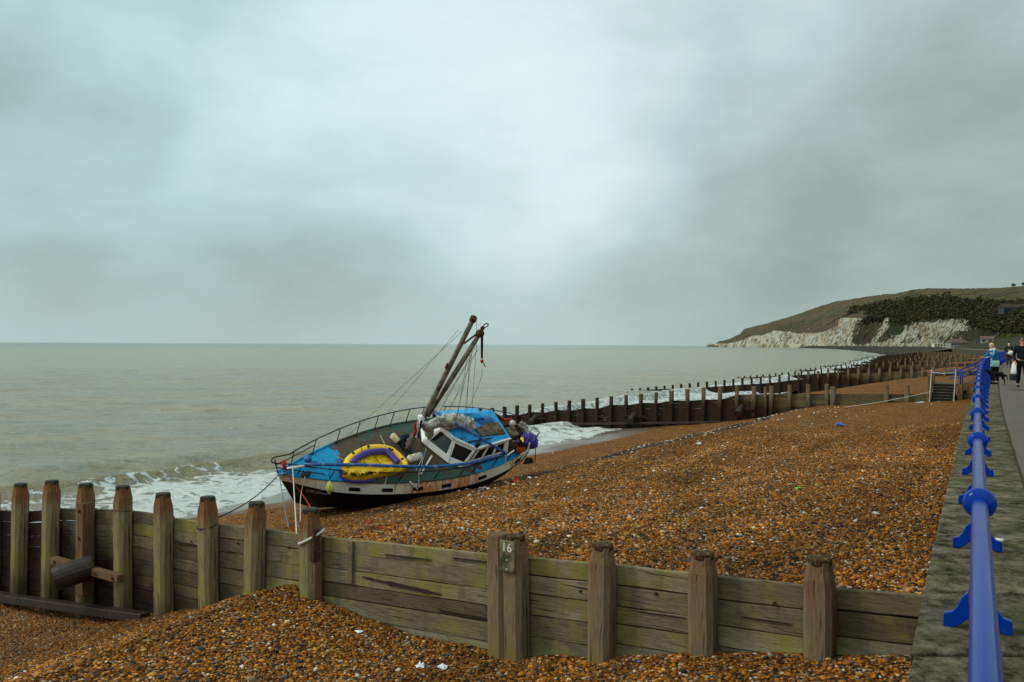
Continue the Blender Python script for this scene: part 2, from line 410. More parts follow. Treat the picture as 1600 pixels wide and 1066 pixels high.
for g in range(0, 11):
    nv, ntt = (110, 110) if g == 0 else (130, 260) if g == 1 else (60, 60)
    X, Y, Z, V, T = beach_patch(g, nv, ntt)
    for q, v in beach_attrs(g, X, Y, Z, V).items(): at[q].append(v.ravel())
    h, wd = X.shape; idx = np.arange(h * wd).reshape(h, wd) + k
    fcs.append(np.stack([idx[:-1, :-1], idx[1:, :-1], idx[1:, 1:], idx[:-1, 1:]], -1).reshape(-1, 4))
    cos.append(np.stack([X, Y, Z], -1).reshape(-1, 3)); k += h * wd
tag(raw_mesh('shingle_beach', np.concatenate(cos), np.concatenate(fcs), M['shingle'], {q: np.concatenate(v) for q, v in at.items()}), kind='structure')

# real pebbles over the part of the beach nearest the camera
def surf(g, v, t):
    """point on patch g at v, t (same formula as beach_patch)"""
    V, T = np.asarray(v, float), np.asarray(t, float)
    x0, y0 = gline(g, V); x1, y1 = gline(g + 1, V)
    X = x0 * (1 - T) + x1 * T; Y = y0 * (1 - T) + y1 * T
    if g: X = X + (railX(Y) - V / .88 - X) * np.exp(-V / 3.) * (V < 8)
    Z = prof(g, T, V) + (fbm(X * .35, Y * .35, 3, 3) - .5) * .30 * np.clip(V / 3, 0, 1) + (fbm(X * 1.7, Y * 1.7, 3, 9) - .5) * .06
    if g == 1: Z = Z + .10 * np.sin((V + .08 * Y) * 1.5 + 2 * fbm(X * .1, Y * .1, 2, 4)) * sstep(V, 3, 7) * (1 - sstep(V, 22, 26)) * sstep(T, .05, .2) * (1 - sstep(T, .9, 1))
    if g == 0: Z = Z + .25 * np.exp(-((V - 10) / 1.6) ** 2) * (T - 1) * 2
    return X, Y, Z
gold = (1 + 5 ** .5) / 2
ICO = np.array([(-1, gold, 0), (1, gold, 0), (-1, -gold, 0), (1, -gold, 0), (0, -1, gold), (0, 1, gold), (0, -1, -gold), (0, 1, -gold), (gold, 0, -1), (gold, 0, 1), (-gold, 0, -1), (-gold, 0, 1)]) / math.sqrt(1 + gold * gold)
ICF = np.array([(0, 11, 5), (0, 5, 1), (0, 1, 7), (0, 7, 10), (0, 10, 11), (1, 5, 9), (5, 11, 4), (11, 10, 2), (10, 7, 6), (7, 1, 8), (3, 9, 4), (3, 4, 2), (3, 2, 6), (3, 6, 8), (3, 8, 9), (4, 9, 5), (2, 4, 11), (6, 2, 10), (8, 6, 7), (9, 8, 1)])
PAL = np.array([(.34, .122, .012), (.42, .165, .020), (.25, .080, .008), (.14, .046, .007), (.46, .23, .06), (.075, .034, .010), (.05, .042, .036), (.12, .11, .10), (.46, .38, .26), (.62, .58, .50), (.025, .022, .02), (.27, .17, .08)])
PW = np.array([.18, .12, .17, .13, .08, .09, .08, .04, .035, .012, .075, .03]); PW = PW / PW.sum()
def pebbles(name, P, size, label=None, pal=PAL, pw=PW, kind='stuff', flat=.6, par=None):
    N = len(P)
    A = RNG.normal(size=(N, 3, 3)); A[:, 2] *= .35; A[:, 2, 2] += 2.5
    q, _ = np.linalg.qr(A.transpose(0, 2, 1)[:, :, ::-1])      # random frame with third axis near vertical
    sc = np.stack([np.full(N, flat) * RNG.uniform(.7, 1.2, N), RNG.uniform(.75, 1.05, N), RNG.uniform(.9, 1.35, N)], 1) * size[:, None] * .5
    V = ICO[None] * (1 + RNG.uniform(-.14, .14, (N, 12, 1)))
    V = np.einsum('nij,nkj->nki', q * sc[:, None, :], V) + P[:, None, :]
    F = (ICF[None] + (np.arange(N) * 12)[:, None, None]).reshape(-1, 3)
    c = pal[RNG.choice(len(pal), N, p=pw)] * RNG.uniform(.65, 1.25, (N, 1))
    if name == 'pebbles':
        vv_ = vdist(P[:, 0], P[:, 1]); ridge_shade = fbm(vv_ * 1.1, P[:, 1] * .13, 4, 83); wf = np.clip(weed_shade(P[:, 0], P[:, 1], vv_) * (P[:, 1] > 12), 0, 1) * (fbm(P[:, 0] * 3, P[:, 1] * 3, 3, 84) > .42)
        c = c * ((.50 + .85 * fbm(P[:, 0] * .55, P[:, 1] * .55, 4, 81)) * (1.12 - .42 * sstep(ridge_shade, .48, .68)) * (1 - .8 * wf))[:, None]  # weed tint plus shore bands that paint ridge shadow lines into the colour
    c = np.repeat(np.clip(c, 0, .8), 12, 0)
    o = raw_mesh(name, V.reshape(-1, 3), F, M['pebbles'], colors={'pc': c}, parent=par)
    return tag(o, kind=kind)
def visible_mask(X, Y, Z):
    t = X / np.maximum(Y, .1)
    return (Y > 3) & (np.abs(t) < .72) & ((1.5 - Z) / np.maximum(Y, .1) < .50)
pp, ss = [], []
for g, N, vm, t0, t1 in ((0, 230000, 19.5, .42, .996), (1, 520000, 16, .0036, .55)):
    v = RNG.uniform(.3, vm, N); t = RNG.uniform(t0, t1, N)
    X, Y, Z = surf(g, v, t)
    keep = visible_mask(X, Y, Z) & (vdist(X, Y) > .3)
    if g == 1: keep &= RNG.random(N) < np.clip(1.1 - (Y - 9) / 30, .0, 1) ** 1.2 * (1 - .75 * sstep(v, 9, 14))
    X, Y, Z, v = X[keep], Y[keep], Z[keep], v[keep]
    s = RNG.lognormal(math.log(.030), .40, len(X)).clip(.016, .12) * np.interp(Y, [11, 15, 20, 30], [1., .95, .88, .85])
    if g == 0: s *= np.interp(v, [9, 15], [1, .72])
    pp.append(np.stack([X, Y, Z + s * .12], 1)); ss.append(s)
P = np.concatenate(pp); S = np.concatenate(ss)
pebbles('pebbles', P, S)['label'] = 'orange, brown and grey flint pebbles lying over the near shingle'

# pale stones and dark weed along the strandlines
pts, sz = [], []
for (N, vf, sp) in ((230, lambda y: np.maximum(13.5 - .05 * (y - 28), 11.7) + .25 * np.sin(y * .37), .30), (70, lambda y: 9.0 + .8 * np.sin(y * .23), .8)):
    y = RNG.uniform(27, 60, N); t = np.clip((y - 10) / 52, .01, .99)
    vv = vf(y) + RNG.normal(0, sp, N)
    X, Y, Z = surf(1, vv, t); s = RNG.lognormal(math.log(.075), .4, N).clip(.04, .2)
    pts.append(np.stack([X, Y, Z + s * .15], 1)); sz.append(s)
N = 90; X, Y, Z = surf(1, 14.0 + RNG.normal(0, 1.0, N), np.clip(.235 + RNG.normal(0, .016, N), 0, 1)); s = RNG.uniform(.06, .16, N)
pts.append(np.stack([X, Y, Z + s * .15], 1)); sz.append(s)
N = 150; X, Y, Z = surf(1, RNG.uniform(1, 24, N), RNG.uniform(.02, .98, N)); s = RNG.uniform(.05, .12, N)
pts.append(np.stack([X, Y, Z + s * .1], 1)); sz.append(s)
pebbles('strandline_stones', np.concatenate(pts), np.concatenate(sz), pal=np.array([(.60, .55, .42), (.50, .42, .26), (.68, .65, .58), (.05, .04, .035)]), pw=np.array([.25, .3, .1, .35]))['label'] = 'pale chalk stones strewn along the weed strandlines'

# ------------------------------------------------------------------ sea (structure)
yy = [15.]
while yy[-1] < 240: yy.append(yy[-1] * 1.0085)
while yy[-1] < 42000: yy.append(yy[-1] * 1.035)
yy = np.array(yy); tt = np.linspace(-.95, .66, 620)
T, Y = np.meshgrid(tt, yy); X = T * Y
V = vdist(X, Y)
VW = np.interp(Y, [30, 41, 56, 71, 100, 9000], [29.8, 29.8, 27.2, 27.0, 28., 28.])
Q = V - VW                                                  # metres seaward of the waterline
nz = fbm(X * .10 + 3, Y * .10, 3, 21); nz2 = fbm(X * .45, Y * .45, 3, 31)
far = 1 - sstep(Y, 120, 900)
zw = (fbm((X + Y * .35) * .10, (Y - X * .2) * .35, 4, 41) - .5) * .55 * sstep(Q, 3, 14) * far
zw += (fbm(X * .9, Y * 1.5, 3, 51) - .5) * .12 * far * sstep(Q, 0, 5)
Qs = Q + (nz - .5) * 5
west = 1 - sstep(Y, 52, 66)                                 # the bay in front of the boat
crest = lambda q0, wd, am: am * np.exp(-((Qs - q0) / (wd * np.where(Qs < q0, .55, 1.3))) ** 2)
zw += crest(9.6, 1.5, .5) * west * sstep(fbm(X * .06 + 9, Y * .06, 2, 61), .25, .5)
zw += crest(17, 1.8, .35) * west * sstep(nz, .4, .65)
zw += (crest(13, 1.6, .8) + crest(5.5, 1.3, .45)) * (1 - west) * far
zw += crest(2.6, .8, .18) * far
Z = SEA + zw - .05
Z = Z + .13 * (1 - sstep(np.abs(Q - .5 + (nz2 - .5) * 1.2), 0, 2.6))
# foam: solid near the edge, lacy further out
Qf = Q + (fbm(X * .22, Y * .22, 4, 71) - .5) * 7
foamw = np.interp(Qf, [-4, 1.0, 4.5, 7.5, 10, 14], [.66, .93, .90, .46, .10, .0])
foame = np.interp(Qf, [-4, 1, 4, 8, 12, 16, 19], [.7, .9, .88, .74, .85, .52, .0])
foam = foamw * west + foame * (1 - west) * (1 - .0 * far)
foam = foam * (1 - sstep(Y, 300, 700) * .3)
foam = np.maximum(foam, .0)
# thin film of backwash right at the edge
film = 1 - sstep(Q, -.3, 1.4 + 2.2 * nz)
crestm = np.clip((crest(9.6, 1.3, 1) * west), 0, 1)
msea, n, b = material('sea')
pos = n.node('ShaderNodeNewGeometry').outputs['Position']
f = n.attr('foam'); fl = n.attr('film'); cm = n.attr('crest')
lace = n.node('ShaderNodeTexVoronoi', {'Vector': n.vmath('ADD', n.scale(pos, (1, 1.5, 1)), n.vmath('SCALE', n.noise(pos, 1.3, 4, .6, 0, 1)) if False else n.vmath('MULTIPLY', n.noise(pos, .8, 6, .65, 0, 1), (3.2, 3.2, 0))), 'Scale': .8}, feature='DISTANCE_TO_EDGE').outputs['Distance']
lm = n.mapr(lace, 0, .20, .30, -.14)
fn = n.noise(n.scale(pos, (1, 1.3, 1)), 1.2, 7, .68, .8)
fm = n.math('ADD', n.math('ADD', f, lm), n.math('MULTIPLY', n.math('SUBTRACT', fn, .5), 1.5))
fmask = n.mapr(fm, .60, .80, 0, 1, True)
fmask = n.math('MULTIPLY', fmask, n.mapr(f, 0.02, .2))
swl = n.noise(n.scale(pos, (.055, .16, 1)), 1., 6, .62, .6)
sw2 = n.noise(n.scale(pos, (.5, 1.2, 1)), 1., 5, .6)
body = n.mix(n.mapr(swl, .38, .62), (.30, .315, .26), (.38, .345, .235))
body = n.mix(n.math('MULTIPLY', n.mapr(sw2, .52, .70), .7), body, (.22, .175, .085))
body = n.mix(n.math('MULTIPLY', cm, .9), body, (.25, .20, .075))
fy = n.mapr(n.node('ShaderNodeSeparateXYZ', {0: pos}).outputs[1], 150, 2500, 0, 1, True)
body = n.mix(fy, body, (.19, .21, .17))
fcol = n.mix(n.noise(pos, 2.5, 5, .6), (.60, .66, .64), (.88, .92, .90))
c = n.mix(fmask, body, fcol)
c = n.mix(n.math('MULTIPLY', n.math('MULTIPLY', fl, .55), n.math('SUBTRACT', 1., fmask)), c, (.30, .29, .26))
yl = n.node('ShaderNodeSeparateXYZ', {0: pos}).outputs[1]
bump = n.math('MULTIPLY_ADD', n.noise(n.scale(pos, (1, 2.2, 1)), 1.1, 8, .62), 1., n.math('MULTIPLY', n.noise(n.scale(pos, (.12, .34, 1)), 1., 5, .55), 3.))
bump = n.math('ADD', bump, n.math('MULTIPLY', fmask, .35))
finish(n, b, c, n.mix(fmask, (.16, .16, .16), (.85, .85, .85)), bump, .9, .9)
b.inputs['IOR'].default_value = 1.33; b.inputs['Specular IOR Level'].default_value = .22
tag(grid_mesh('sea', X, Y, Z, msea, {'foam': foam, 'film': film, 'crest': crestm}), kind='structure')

# ------------------------------------------------------------------ sea wall, coping, promenade
def strip(name, ys, o0, o1, z0, mat, z1=None, **kw):
    """ribbon following the rail between horizontal offsets o0 > o1 (metres of X)"""
    xr = railX(ys); X = np.stack([xr + o0, xr + o1], 1); Y = np.stack([ys, ys], 1)
    Z = np.stack([np.full(len(ys), z0), np.full(len(ys), z0 if z1 is None else z1)], 1)
    return grid_mesh(name, X, Y, Z, mat, smooth=False, **kw)
ys = np.r_[np.arange(-6, 100, 1.), np.arange(100, 2200, 10.)]
m, n, b = material('coping_stone')
co = n.node('ShaderNodeTexCoord').outputs['Object']; rnd = n.node('ShaderNodeNewGeometry').outputs['Random Per Island']
f1 = n.noise(co, 5, 9, .82); f2 = n.noise(co, 1.6, 5, .65); f3 = n.noise(co, 30, 4, .7)
c = n.mix(n.mapr(f1, .40, .62), (.026, .022, .013), (.27, .24, .165))
c = n.mix(1., c, n.ramp(rnd, [(0, (.8, .8, .8)), (1, (1.2, 1.2, 1.15))]), 'MULTIPLY')
c = n.mix(n.math('MULTIPLY', n.mapr(f2, .50, .62), .55), c, (.060, .068, .012))
c = n.mix(n.math('MULTIPLY', n.mapr(n.noise(co, 3.1, 6, .7), .60, .68), .7), c, (.10, .055, .018))
c = n.mix(n.math('MULTIPLY', n.mapr(n.noise(co, 16, 6, .7), .64, .70), .75), c, (.30, .30, .25))
c = n.mix(n.math('MULTIPLY', n.mapr(f3, .60, .66), .7), c, (.012, .012, .009))
finish(n, b, c, .95, n.math('ADD', f1, n.math('MULTIPLY', f3, .4)), .05, 1, spec=.06); M['coping'] = m
M['wallface'] = simple('sea_wall_concrete', (.10, .095, .07), .9, .4, 5, .02, dirt=(.035, .04, .018), dirt_amt=.8, dscale=1.2)
wall = empty('sea_wall', (float(railX(30.)), 30, 0)); tag(wall, 'mossy stone sea wall carrying the blue railing along the shingle beach', 'sea wall')
inv = Matrix.Translation((-float(railX(30.)), -30, 0))
mb = MB(); y = -5.; k = 0
while y < 150:
    L = 1.30 + random.uniform(-.35, .35) if y < 60 else 6.; e = .017
    xa, xb = float(railX(y + e)), float(railX(y + L - e)); dz = random.uniform(-.006, .004)
    j = random.uniform(-.012, .012)
    mb.hexa([(xa - .32 + j, y + e, -.26), (xa + .49, y + e, -.26), (xb + .49, y + L - e, -.26), (xb - .32 + j, y + L - e, -.26),
             (xa - .32 + j, y + e, dz), (xa + .49, y + e, dz), (xb + .49, y + L - e, dz), (xb - .32 + j, y + L - e, dz)]); y += L
mb.xf(inv).build('coping', M['coping'], wall, bevel=.012)
mb = MB(); ysw = list(np.arange(-6, 150, 3.)) + list(np.arange(150, 2200, 20.))
for a, bb in zip(ysw[:-1], ysw[1:]):
    xa, xb = float(railX(a)), float(railX(bb))
    mb.hexa([(xa - .27, a, -4), (xa + .47, a, -4), (xb + .47, bb, -4), (xb - .27, bb, -4), (xa - .24, a, -.05 if a < 149 else 0), (xa + .47, a, -.05), (xb + .47, bb, -.05), (xb - .24, bb, -.05 if a < 149 else 0)])
mb.xf(inv).build('wall_face', M['wallface'], wall)
m, n, b = material('promenade_tarmac')
co = n.node('ShaderNodeTexCoord').outputs['Object']
f = n.noise(co, 60, 5, .7); f2 = n.noise(co, .7, 5, .6)
c = n.mix(n.mapr(f, .3, .7), (.075, .060, .048), (.185, .155, .130))
c = n.mix(1., c, n.ramp(f2, [(.3, (.75, .76, .78)), (.7, (1.15, 1.1, 1.05))]), 'MULTIPLY')
finish(n, b, c, n.mapr(f2, .35, .65, .6, .9), f, .006, 1, spec=.15); M['tarmac'] = m
tag(strip('promenade', ys, .50, 9.5, -.012, M['tarmac']), kind='structure')
m, n, b = material('moss_line'); co = n.node('ShaderNodeTexCoord').outputs['Object']; f = n.noise(co, 9, 5, .7)
finish(n, b, n.mix(f, (.02, .018, .01), (.10, .075, .025)), .95, f, .01); M['moss'] = m
yj = np.arange(-6, 100, .12); xr = railX(yj); ww = .008 + .03 * fbm(yj * 1.3, yj * 0 + 4, 3, 77)
mo = grid_mesh('moss_strip', np.stack([xr + .485, xr + .50 + ww], 1), np.stack([yj, yj], 1), np.full((len(yj), 2), -.006) + np.array([.0, -.003]), M['moss'], smooth=False)
tag(mo, 'thin line of brown moss in the joint between coping and tarmac', 'moss', kind='stuff')

# ------------------------------------------------------------------ blue railing
m, n, b = material('blue_gloss_paint'); co = n.node('ShaderNodeTexCoord').outputs['Object']; f = n.noise(co, 25, 4, .6)
c = n.mix(n.mapr(n.noise(co, 3, 3), .3, .7), (.0, .024, .22), (.0, .034, .28))
c = n.mix(n.mapr(n.noise(co, 13, 8, .8), .63, .66), c, (.075, .035, .022))
finish(n, b, c, n.mapr(n.noise(co, 7, 4), .3, .7, .14, .24), None, spec=.16); M['blue'] = m
rail = empty('promenade_railing', (float(railX(2.7)), 2.7, 0)); tag(rail, 'glossy blue iron railing with ringed posts running along the sea wall', 'railing')
ri = Matrix.Translation((-float(railX(2.7)), -2.7, 0))
def rp(y, z, o=0.): return Vector((float(railX(y)) + o, y, z))
yr = [-1.2 + .9 * k for k in range(118)]
MB().tube([rp(y, 1.0) for y in yr], .0235, 20).xf(ri).build('top_rail', M['blue'], rail, True)
for z in (.36, .68): MB().tube([rp(y, z) for y in yr], .016, 10).xf(ri).build('lower_rail', M['blue'], rail, True)
pm = None; py_ = 2.72 - 1.79; cnt = 0
def bracket(side):
    path = [(0.018, .20), (.048, .195), (.075, .165), (.095, .115), (.120, .085), (.158, .075), (.162, .0)]
    low = [(.018, .06), (.035, .065), (.055, .055), (.075, .030), (.098, .012), (.115, .004), (.12, .0)]
    mb = MB(); N = len(path)
    for hw in (1,):
        vs = []
        for (x, z) in path: vs += [(side * x, -.02, z), (side * x, .02, z)]
        for (x, z) in low: vs += [(side * x, -.02, z * .9), (side * x, .02, z * .9)]
        fs = []
        for i in range(N - 1):
            a, bq = 2 * i, 2 * (i + 1); c0, d0 = 2 * N + 2 * i, 2 * N + 2 * (i + 1)
            fs += [(a, bq, bq + 1, a + 1), (c0, c0 + 1, d0 + 1, d0), (a, c0, d0, bq), (a + 1, bq + 1, d0 + 1, c0 + 1)]
        fs += [(0, 1, 2 * N + 1, 2 * N), (2 * N - 2, 4 * N - 2, 4 * N - 1, 2 * N - 1)]
        mb.add(vs, fs)
    return mb
def lathe(mb, prof_, n=16, c=(0, 0, 0)):
    k = len(mb.v)
    for r, z in prof_:
        for j in range(n): mb.v.append((c[0] + r * math.cos(2 * math.pi * j / n), c[1] + r * math.sin(2 * math.pi * j / n), c[2] + z))
    for i in range(len(prof_) - 1):
        for j in range(n):
            j2 = (j + 1) % n; mb.f.append((k + i * n + j, k + i * n + j2, k + (i + 1) * n + j2, k + (i + 1) * n + j)); mb.mi.append(0)
    mb.f.append(tuple(k + j for j in reversed(range(n)))); mb.mi.append(0)
    q = k + (len(prof_) - 1) * n; mb.f.append(tuple(q + j for j in range(n))); mb.mi.append(0)
    return mb
protos = {}
y = py_
while y < 104:
    sl = math.atan2(float(railX(y + .1) - railX(y - .1)), .2)
    p = rp(y, 0); rz = -sl
    loc = ri @ p
    def put(nm, make, **kw):
        if nm not in protos:
            o = make(); protos[nm] = o
        else:
            o = bpy.data.objects.new(nm.rstrip('0123456789'), protos[nm].data); COL.objects.link(o)
            for md in protos[nm].modifiers:
                q = o.modifiers.new(md.name, 'BEVEL'); q.width = md.width; q.segments = md.segments; q.limit_method = 'ANGLE'
        return o
    po = put('post', lambda: lathe(MB(), [(.040, 0), (.040, .03), (.026, .05), (.024, .18), (.030, .20), (.024, .22), (.022, .62), (.028, .66), (.034, .70), (.028, .74), (.022, .78), (.024, .93), (.030, .97)], 14).build('post', M['blue'], None, True))
    po.parent = rail; po.location = loc; po.rotation_euler = (0, 0, rz)
    def ring():
        mb = MB(); pr = [(.024, -.026), (.036, -.024), (.045, -.016), (.049, -.005), (.049, .005), (.045, .016), (.036, .024), (.024, .026)]
        lathe(mb, pr, 24); mb.xf(Matrix.Translation((0, 0, 1.0)) @ Matrix.Rotation(math.pi / 2, 4, 'X'))
        return mb.build('collar', M['blue'], None, True)
    co_ = put('collar', ring); co_.parent = po
    for sd_ in (-1, 1):
        br = put('foot_bracket%d' % (sd_ + 1), lambda: bracket(sd_).build('foot_bracket', M['blue'], None, False, .005)); br.parent = po
    y += 1.79; cnt += 1

# ------------------------------------------------------------------ timber groynes
def post_mesh(h, wdt, kind=0, n_oct=True, lean=0.):
    """pile standing on z=-h..0 (top of timber); chamfered square with a tapered head"""
    a = wdt / 2; c = a * .38
    def octo(s): return [(a * s, -(a - c) * s), (a * s, (a - c) * s), ((a - c) * s, a * s), (-(a - c) * s, a * s), (-a * s, (a - c) * s), (-a * s, -(a - c) * s), (-(a - c) * s, -a * s), ((a - c) * s, -a * s)]
    lv = [(-h, 1.), (-h * .5, .995), (-.34, 1.0), (-.20, .95), (-.09, .80), (0, .76)] if kind != 2 else [(-h, 1.), (-.1, 1.), (-.02, .98), (0, .9)]
    mb = MB(); k = 0
    for z, s in lv:
        w1 = random.uniform(-.008, .008)
        mb.v += [(x + w1, y + w1 * .5, z) for x, y in octo(s)]
    for i in range(len(lv) - 1):
        for j in range(8):
            j2 = (j + 1) % 8; mb.f.append((i * 8 + j, i * 8 + j2, (i + 1) * 8 + j2, (i + 1) * 8 + j)); mb.mi.append(0)
    q = (len(lv) - 1) * 8; mb.f.append(tuple(q + j for j in range(8))); mb.mi.append(0)
    return mb
def post(root, s, yoff, ztop, h, wdt, mat, capmat=None, kind=0, rotz=0., cap_rad=None, zroot=-2.):
    o = post_mesh(h, wdt, kind).build('post', mat, root)
    at = o.data.attributes.new('top', 'FLOAT', 'POINT')
    at.data.foreach_set('value', [-v.co.z for v in o.data.vertices])
    o.location = (s, yoff, ztop - zroot); o.rotation_euler = (random.uniform(-.02, .02), random.uniform(-.03, .03), rotz)
    if capmat:
        r = cap_rad or wdt * .43
        c = lathe(MB(), [(r * .97, -.075), (r * 1.02, -.06), (r * 1.02, -.012), (r * .93, 0), (r * .6, .008), (0.01, .006)], 16).build('cap', capmat, o, False)
        c.location = (0, 0, .035)
    return o
def groyne(g, label, tops, ptop, i_list, bottom, mats, seg=None, wdt=.29, det=True, group=None, plank_h=.265, zroot=-2., skipcap=False):
    x0, y0, dx, dy = GR[g]; L = math.hypot(dx, dy)
    root = empty('timber_groyne', (x0, y0, zroot), math.atan2(dy, dx))
    tag(root, label, 'groyne', group)
    st = L
    tz = lambda i: float(np.interp(i, *tops)); pz = lambda i: float(np.interp(i, *ptop)); bz = lambda i: float(np.interp(i, *bottom))
    mb = MB(); segs = seg or list(zip(i_list[:-1], i_list[1:]))
    for a, b_ in segs:
        ln = b_ - a
        za, zb = pz(a + .02), pz(b_ - .02)
        nrow = int(max(za - bz(a), zb - bz(b_), .4) / plank_h) + 2
        nrow = min(nrow, 14)
        if not det: nrow = max(1, nrow // 3); ph = plank_h * 3
        else: ph = plank_h
        hh = 0.
        for r in range(nrow):
            hk = ph * (random.uniform(.82, 1.15) if det else 1)
            g0 = (.014 if g == 1 else .002) if det else .002
            t0, t1 = za - hh, zb - hh
            if r == 0 and det: t0 += random.uniform(-.01, .02); t1 += random.uniform(-.02, .01)
            ya = random.uniform(-.012, .012) if det else 0
            xa, xb = a * st + .004, b_ * st - .004
            ys_ = -.19 + ya; yb_ = -.10 + ya
            # top edge slightly irregular
            m_ = 10 if (det and ln > 2) else 4 if det else 1
            for q in range(m_):
                pass
            xs_ = np.linspace(xa, xb, m_ + 1)
            ta = np.interp(xs_, [xa, xb], [t0, t1]) + (np.array([random.uniform(-.006, .006) for _ in xs_]) if det else 0)
            ba = np.interp(xs_, [xa, xb], [t0 - hk + g0, t1 - hk + g0]) + (np.array([random.uniform(-.006, .006) for _ in xs_]) if det else 0)
            k = len(mb.v)
            for x, t_, b0 in zip(xs_, ta, ba):
                mb.v += [(x, ys_, b0 - zroot), (x, yb_, b0 - zroot), (x, yb_, t_ - zroot), (x, ys_, t_ - zroot)]
            for q in range(m_):
                p0, p1 = k + 4 * q, k + 4 * (q + 1)
                for e in range(4):
                    e2 = (e + 1) % 4; mb.f.append((p0 + e, p0 + e2, p1 + e2, p1 + e)); mb.mi.append(0)
            mb.f.append((k + 3, k + 2, k + 1, k)); mb.mi.append(0)
            e = k + 4 * m_; mb.f.append((e, e + 1, e + 2, e + 3)); mb.mi.append(0)
            hh += hk
    mb.build('plank_wall', mats[0], root, bevel=.006 if det and g == 1 else 0)
    for i in i_list:
        zt = tz(i) + random.uniform(-.02, .02)
        h = zt - min(bz(i), pz(i) - .3) + (.9 if i < 20 else .7)
        yield_kind = 0
        if g == 1:
            post(root, i * st, .05, zt - .04, h, .30, mats[1] if i >= 6 else mats[2], M['cap'] if i >= 6 else M['capmoss'], rotz=random.uniform(-.05, .05), zroot=zroot)
        else:
            post(root, i * st, .05, zt, h, wdt * random.uniform(.85, 1.1), mats[1], None, kind=2, rotz=random.uniform(-.1, .1), zroot=zroot)
    return root, st
TOP1 = ([-1, 0, 1, 2, 3, 6, 7, 8, 9, 10, 11, 12, 13, 14, 18], [-.75, -.80, -.93, -1.0, -1.04, -1.15, -1.2, -1.24, -1.285, -1.31, -1.355, -1.445, -1.62, -1.78, -2.4])
PL1 = ([-1, -.7, 0, 1, 2, 3, 6, 7, 8, 9, 10, 11, 12, 13, 14, 18], [-1.08, -1.1, -1.17, -1.24, -1.31, -1.40, -1.62, -1.69, -1.76, -1.78, -1.81, -1.93, -2.08, -2.28, -2.42, -2.9])
BT1 = ([-1, 0, 3, 6, 8, 10, 14, 18], [-1.9, -2.05, -2.9, -2.95, -3.4, -4.1, -4.7, -5])
ilist = [0, 1, 2, 3, 6, 7, 8, 9, 10, 11, 12, 13, 14, 15, 16, 17]
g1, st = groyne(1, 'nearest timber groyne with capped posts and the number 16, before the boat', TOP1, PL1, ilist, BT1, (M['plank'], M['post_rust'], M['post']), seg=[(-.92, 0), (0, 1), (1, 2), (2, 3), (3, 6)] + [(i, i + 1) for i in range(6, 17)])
ZR = -2.
# second pile beside the numbered one, with its board
post(g1, 3.0 * st + .27, .07, -1.07, 2.4, .27, M['post'], None, kind=2, zroot=ZR)
pl = MB().box((3 * st - .115, .215, -1.52 - ZR), (3 * st + .125, .25, -1.11 - ZR)).build('number_board', M['plate'], g1, bevel=.008)
def mesh_text(name, body, size, mat, parent, m4, ext=.003, shear=0., sp=1.):
    cu = bpy.data.curves.new(name, 'FONT'); cu.body = body; cu.size = size; cu.extrude = ext; cu.align_x = 'CENTER'; cu.align_y = 'CENTER'; cu.shear = shear; cu.space_character = sp; cu.resolution_u = 3; cu.offset = size * .05 if 'letter' in name or 'name' in name else 0
    t_ = bpy.data.objects.new(name, cu); COL.objects.link(t_); dg = bpy.context.evaluated_depsgraph_get()
    me = bpy.data.meshes.new_from_object(t_.evaluated_get(dg)); bpy.data.objects.remove(t_); me.materials.clear()
    o = link(name, me, mat, parent); o.matrix_local = m4; return o
# text plane: readable from +y side of the groyne frame (x axis reversed)
TM = Matrix(((-1, 0, 0, 0), (0, 0, 1, 0), (0, 1, 0, 0), (0, 0, 0, 1)))
mesh_text('numerals', '16', .17, M['figure'], pl, Matrix.Translation((3 * st + .005, .252, -1.20 - ZR)) @ TM, .003)
MB().box((3 * st - .07, .2505, -1.298 - ZR), (3 * st + .08, .2535, -1.290 - ZR)).build('underline', M['capmoss'], pl)
for dz in (-1.36, -1.48): MB().tube([(3 * st + .0, .245, dz - ZR), (3 * st, .262, dz - ZR)], .009, 8).build('nail', M['figure'], pl)
# timber against the 12th pile with two bolts
tb = MB().box((12 * st - .42 + .03, .215, -4.2 + 1.2 - ZR + .4), (12 * st - .0, .29, -1.71 - ZR)).xf(Matrix.Translation((-.78 + .62, 0, 0))).build('facing_timber', M['post'], g1, bevel=.01)
MB().box((10.9 * st - .10, .02, -3.6 - ZR), (10.9 * st + .14, .24, -1.74 - ZR)).build('facing_timber', M['post'], g1, bevel=.01)
for dz in (-1.9, -2.45): MB().tube([(10.9 * st + .02, .235, dz - ZR), (10.9 * st + .02, .27, dz - ZR)], .032, 8).build('bolt', M['iron'], g1)
bpy.data.objects.remove(tb)
# vertical batten, coach bolts, metal strap near the roped post
MB().box((5.42 * st - .05, -.10, -2.25 - ZR), (5.42 * st + .045, -.055, -1.60 - ZR)).build('batten', M['plank'], g1, bevel=.006)
for k in range(3):
    z = -1.60 - .30 * k
    lathe(MB(), [(.040, 0), (.040, .01), (.022, .012), (.022, .03), (.01, .034)], 12).xf(Matrix.Translation((3.42 * st, -.098, z - ZR)) @ Matrix.Rotation(-math.pi / 2, 4, 'X')).build('coach_bolt', M['figure'] if False else M['wallface'], g1)
MB().box((6 * st - .22, .04, -1.95 - ZR), (6 * st - .15, .19, -1.45 - ZR)).build('strap', M['iron'], g1)
MB().box((6 * st - .21, .0, -2.9 - ZR), (6 * st - .14, .15, -1.97 - ZR)).build('packing_timber', M['post'], g1)
MB().box((3 * st - .12, .20, -2.86 - ZR), (3 * st + .30, .36, -2.74 - ZR)).build('sill', M['plank'], g1)
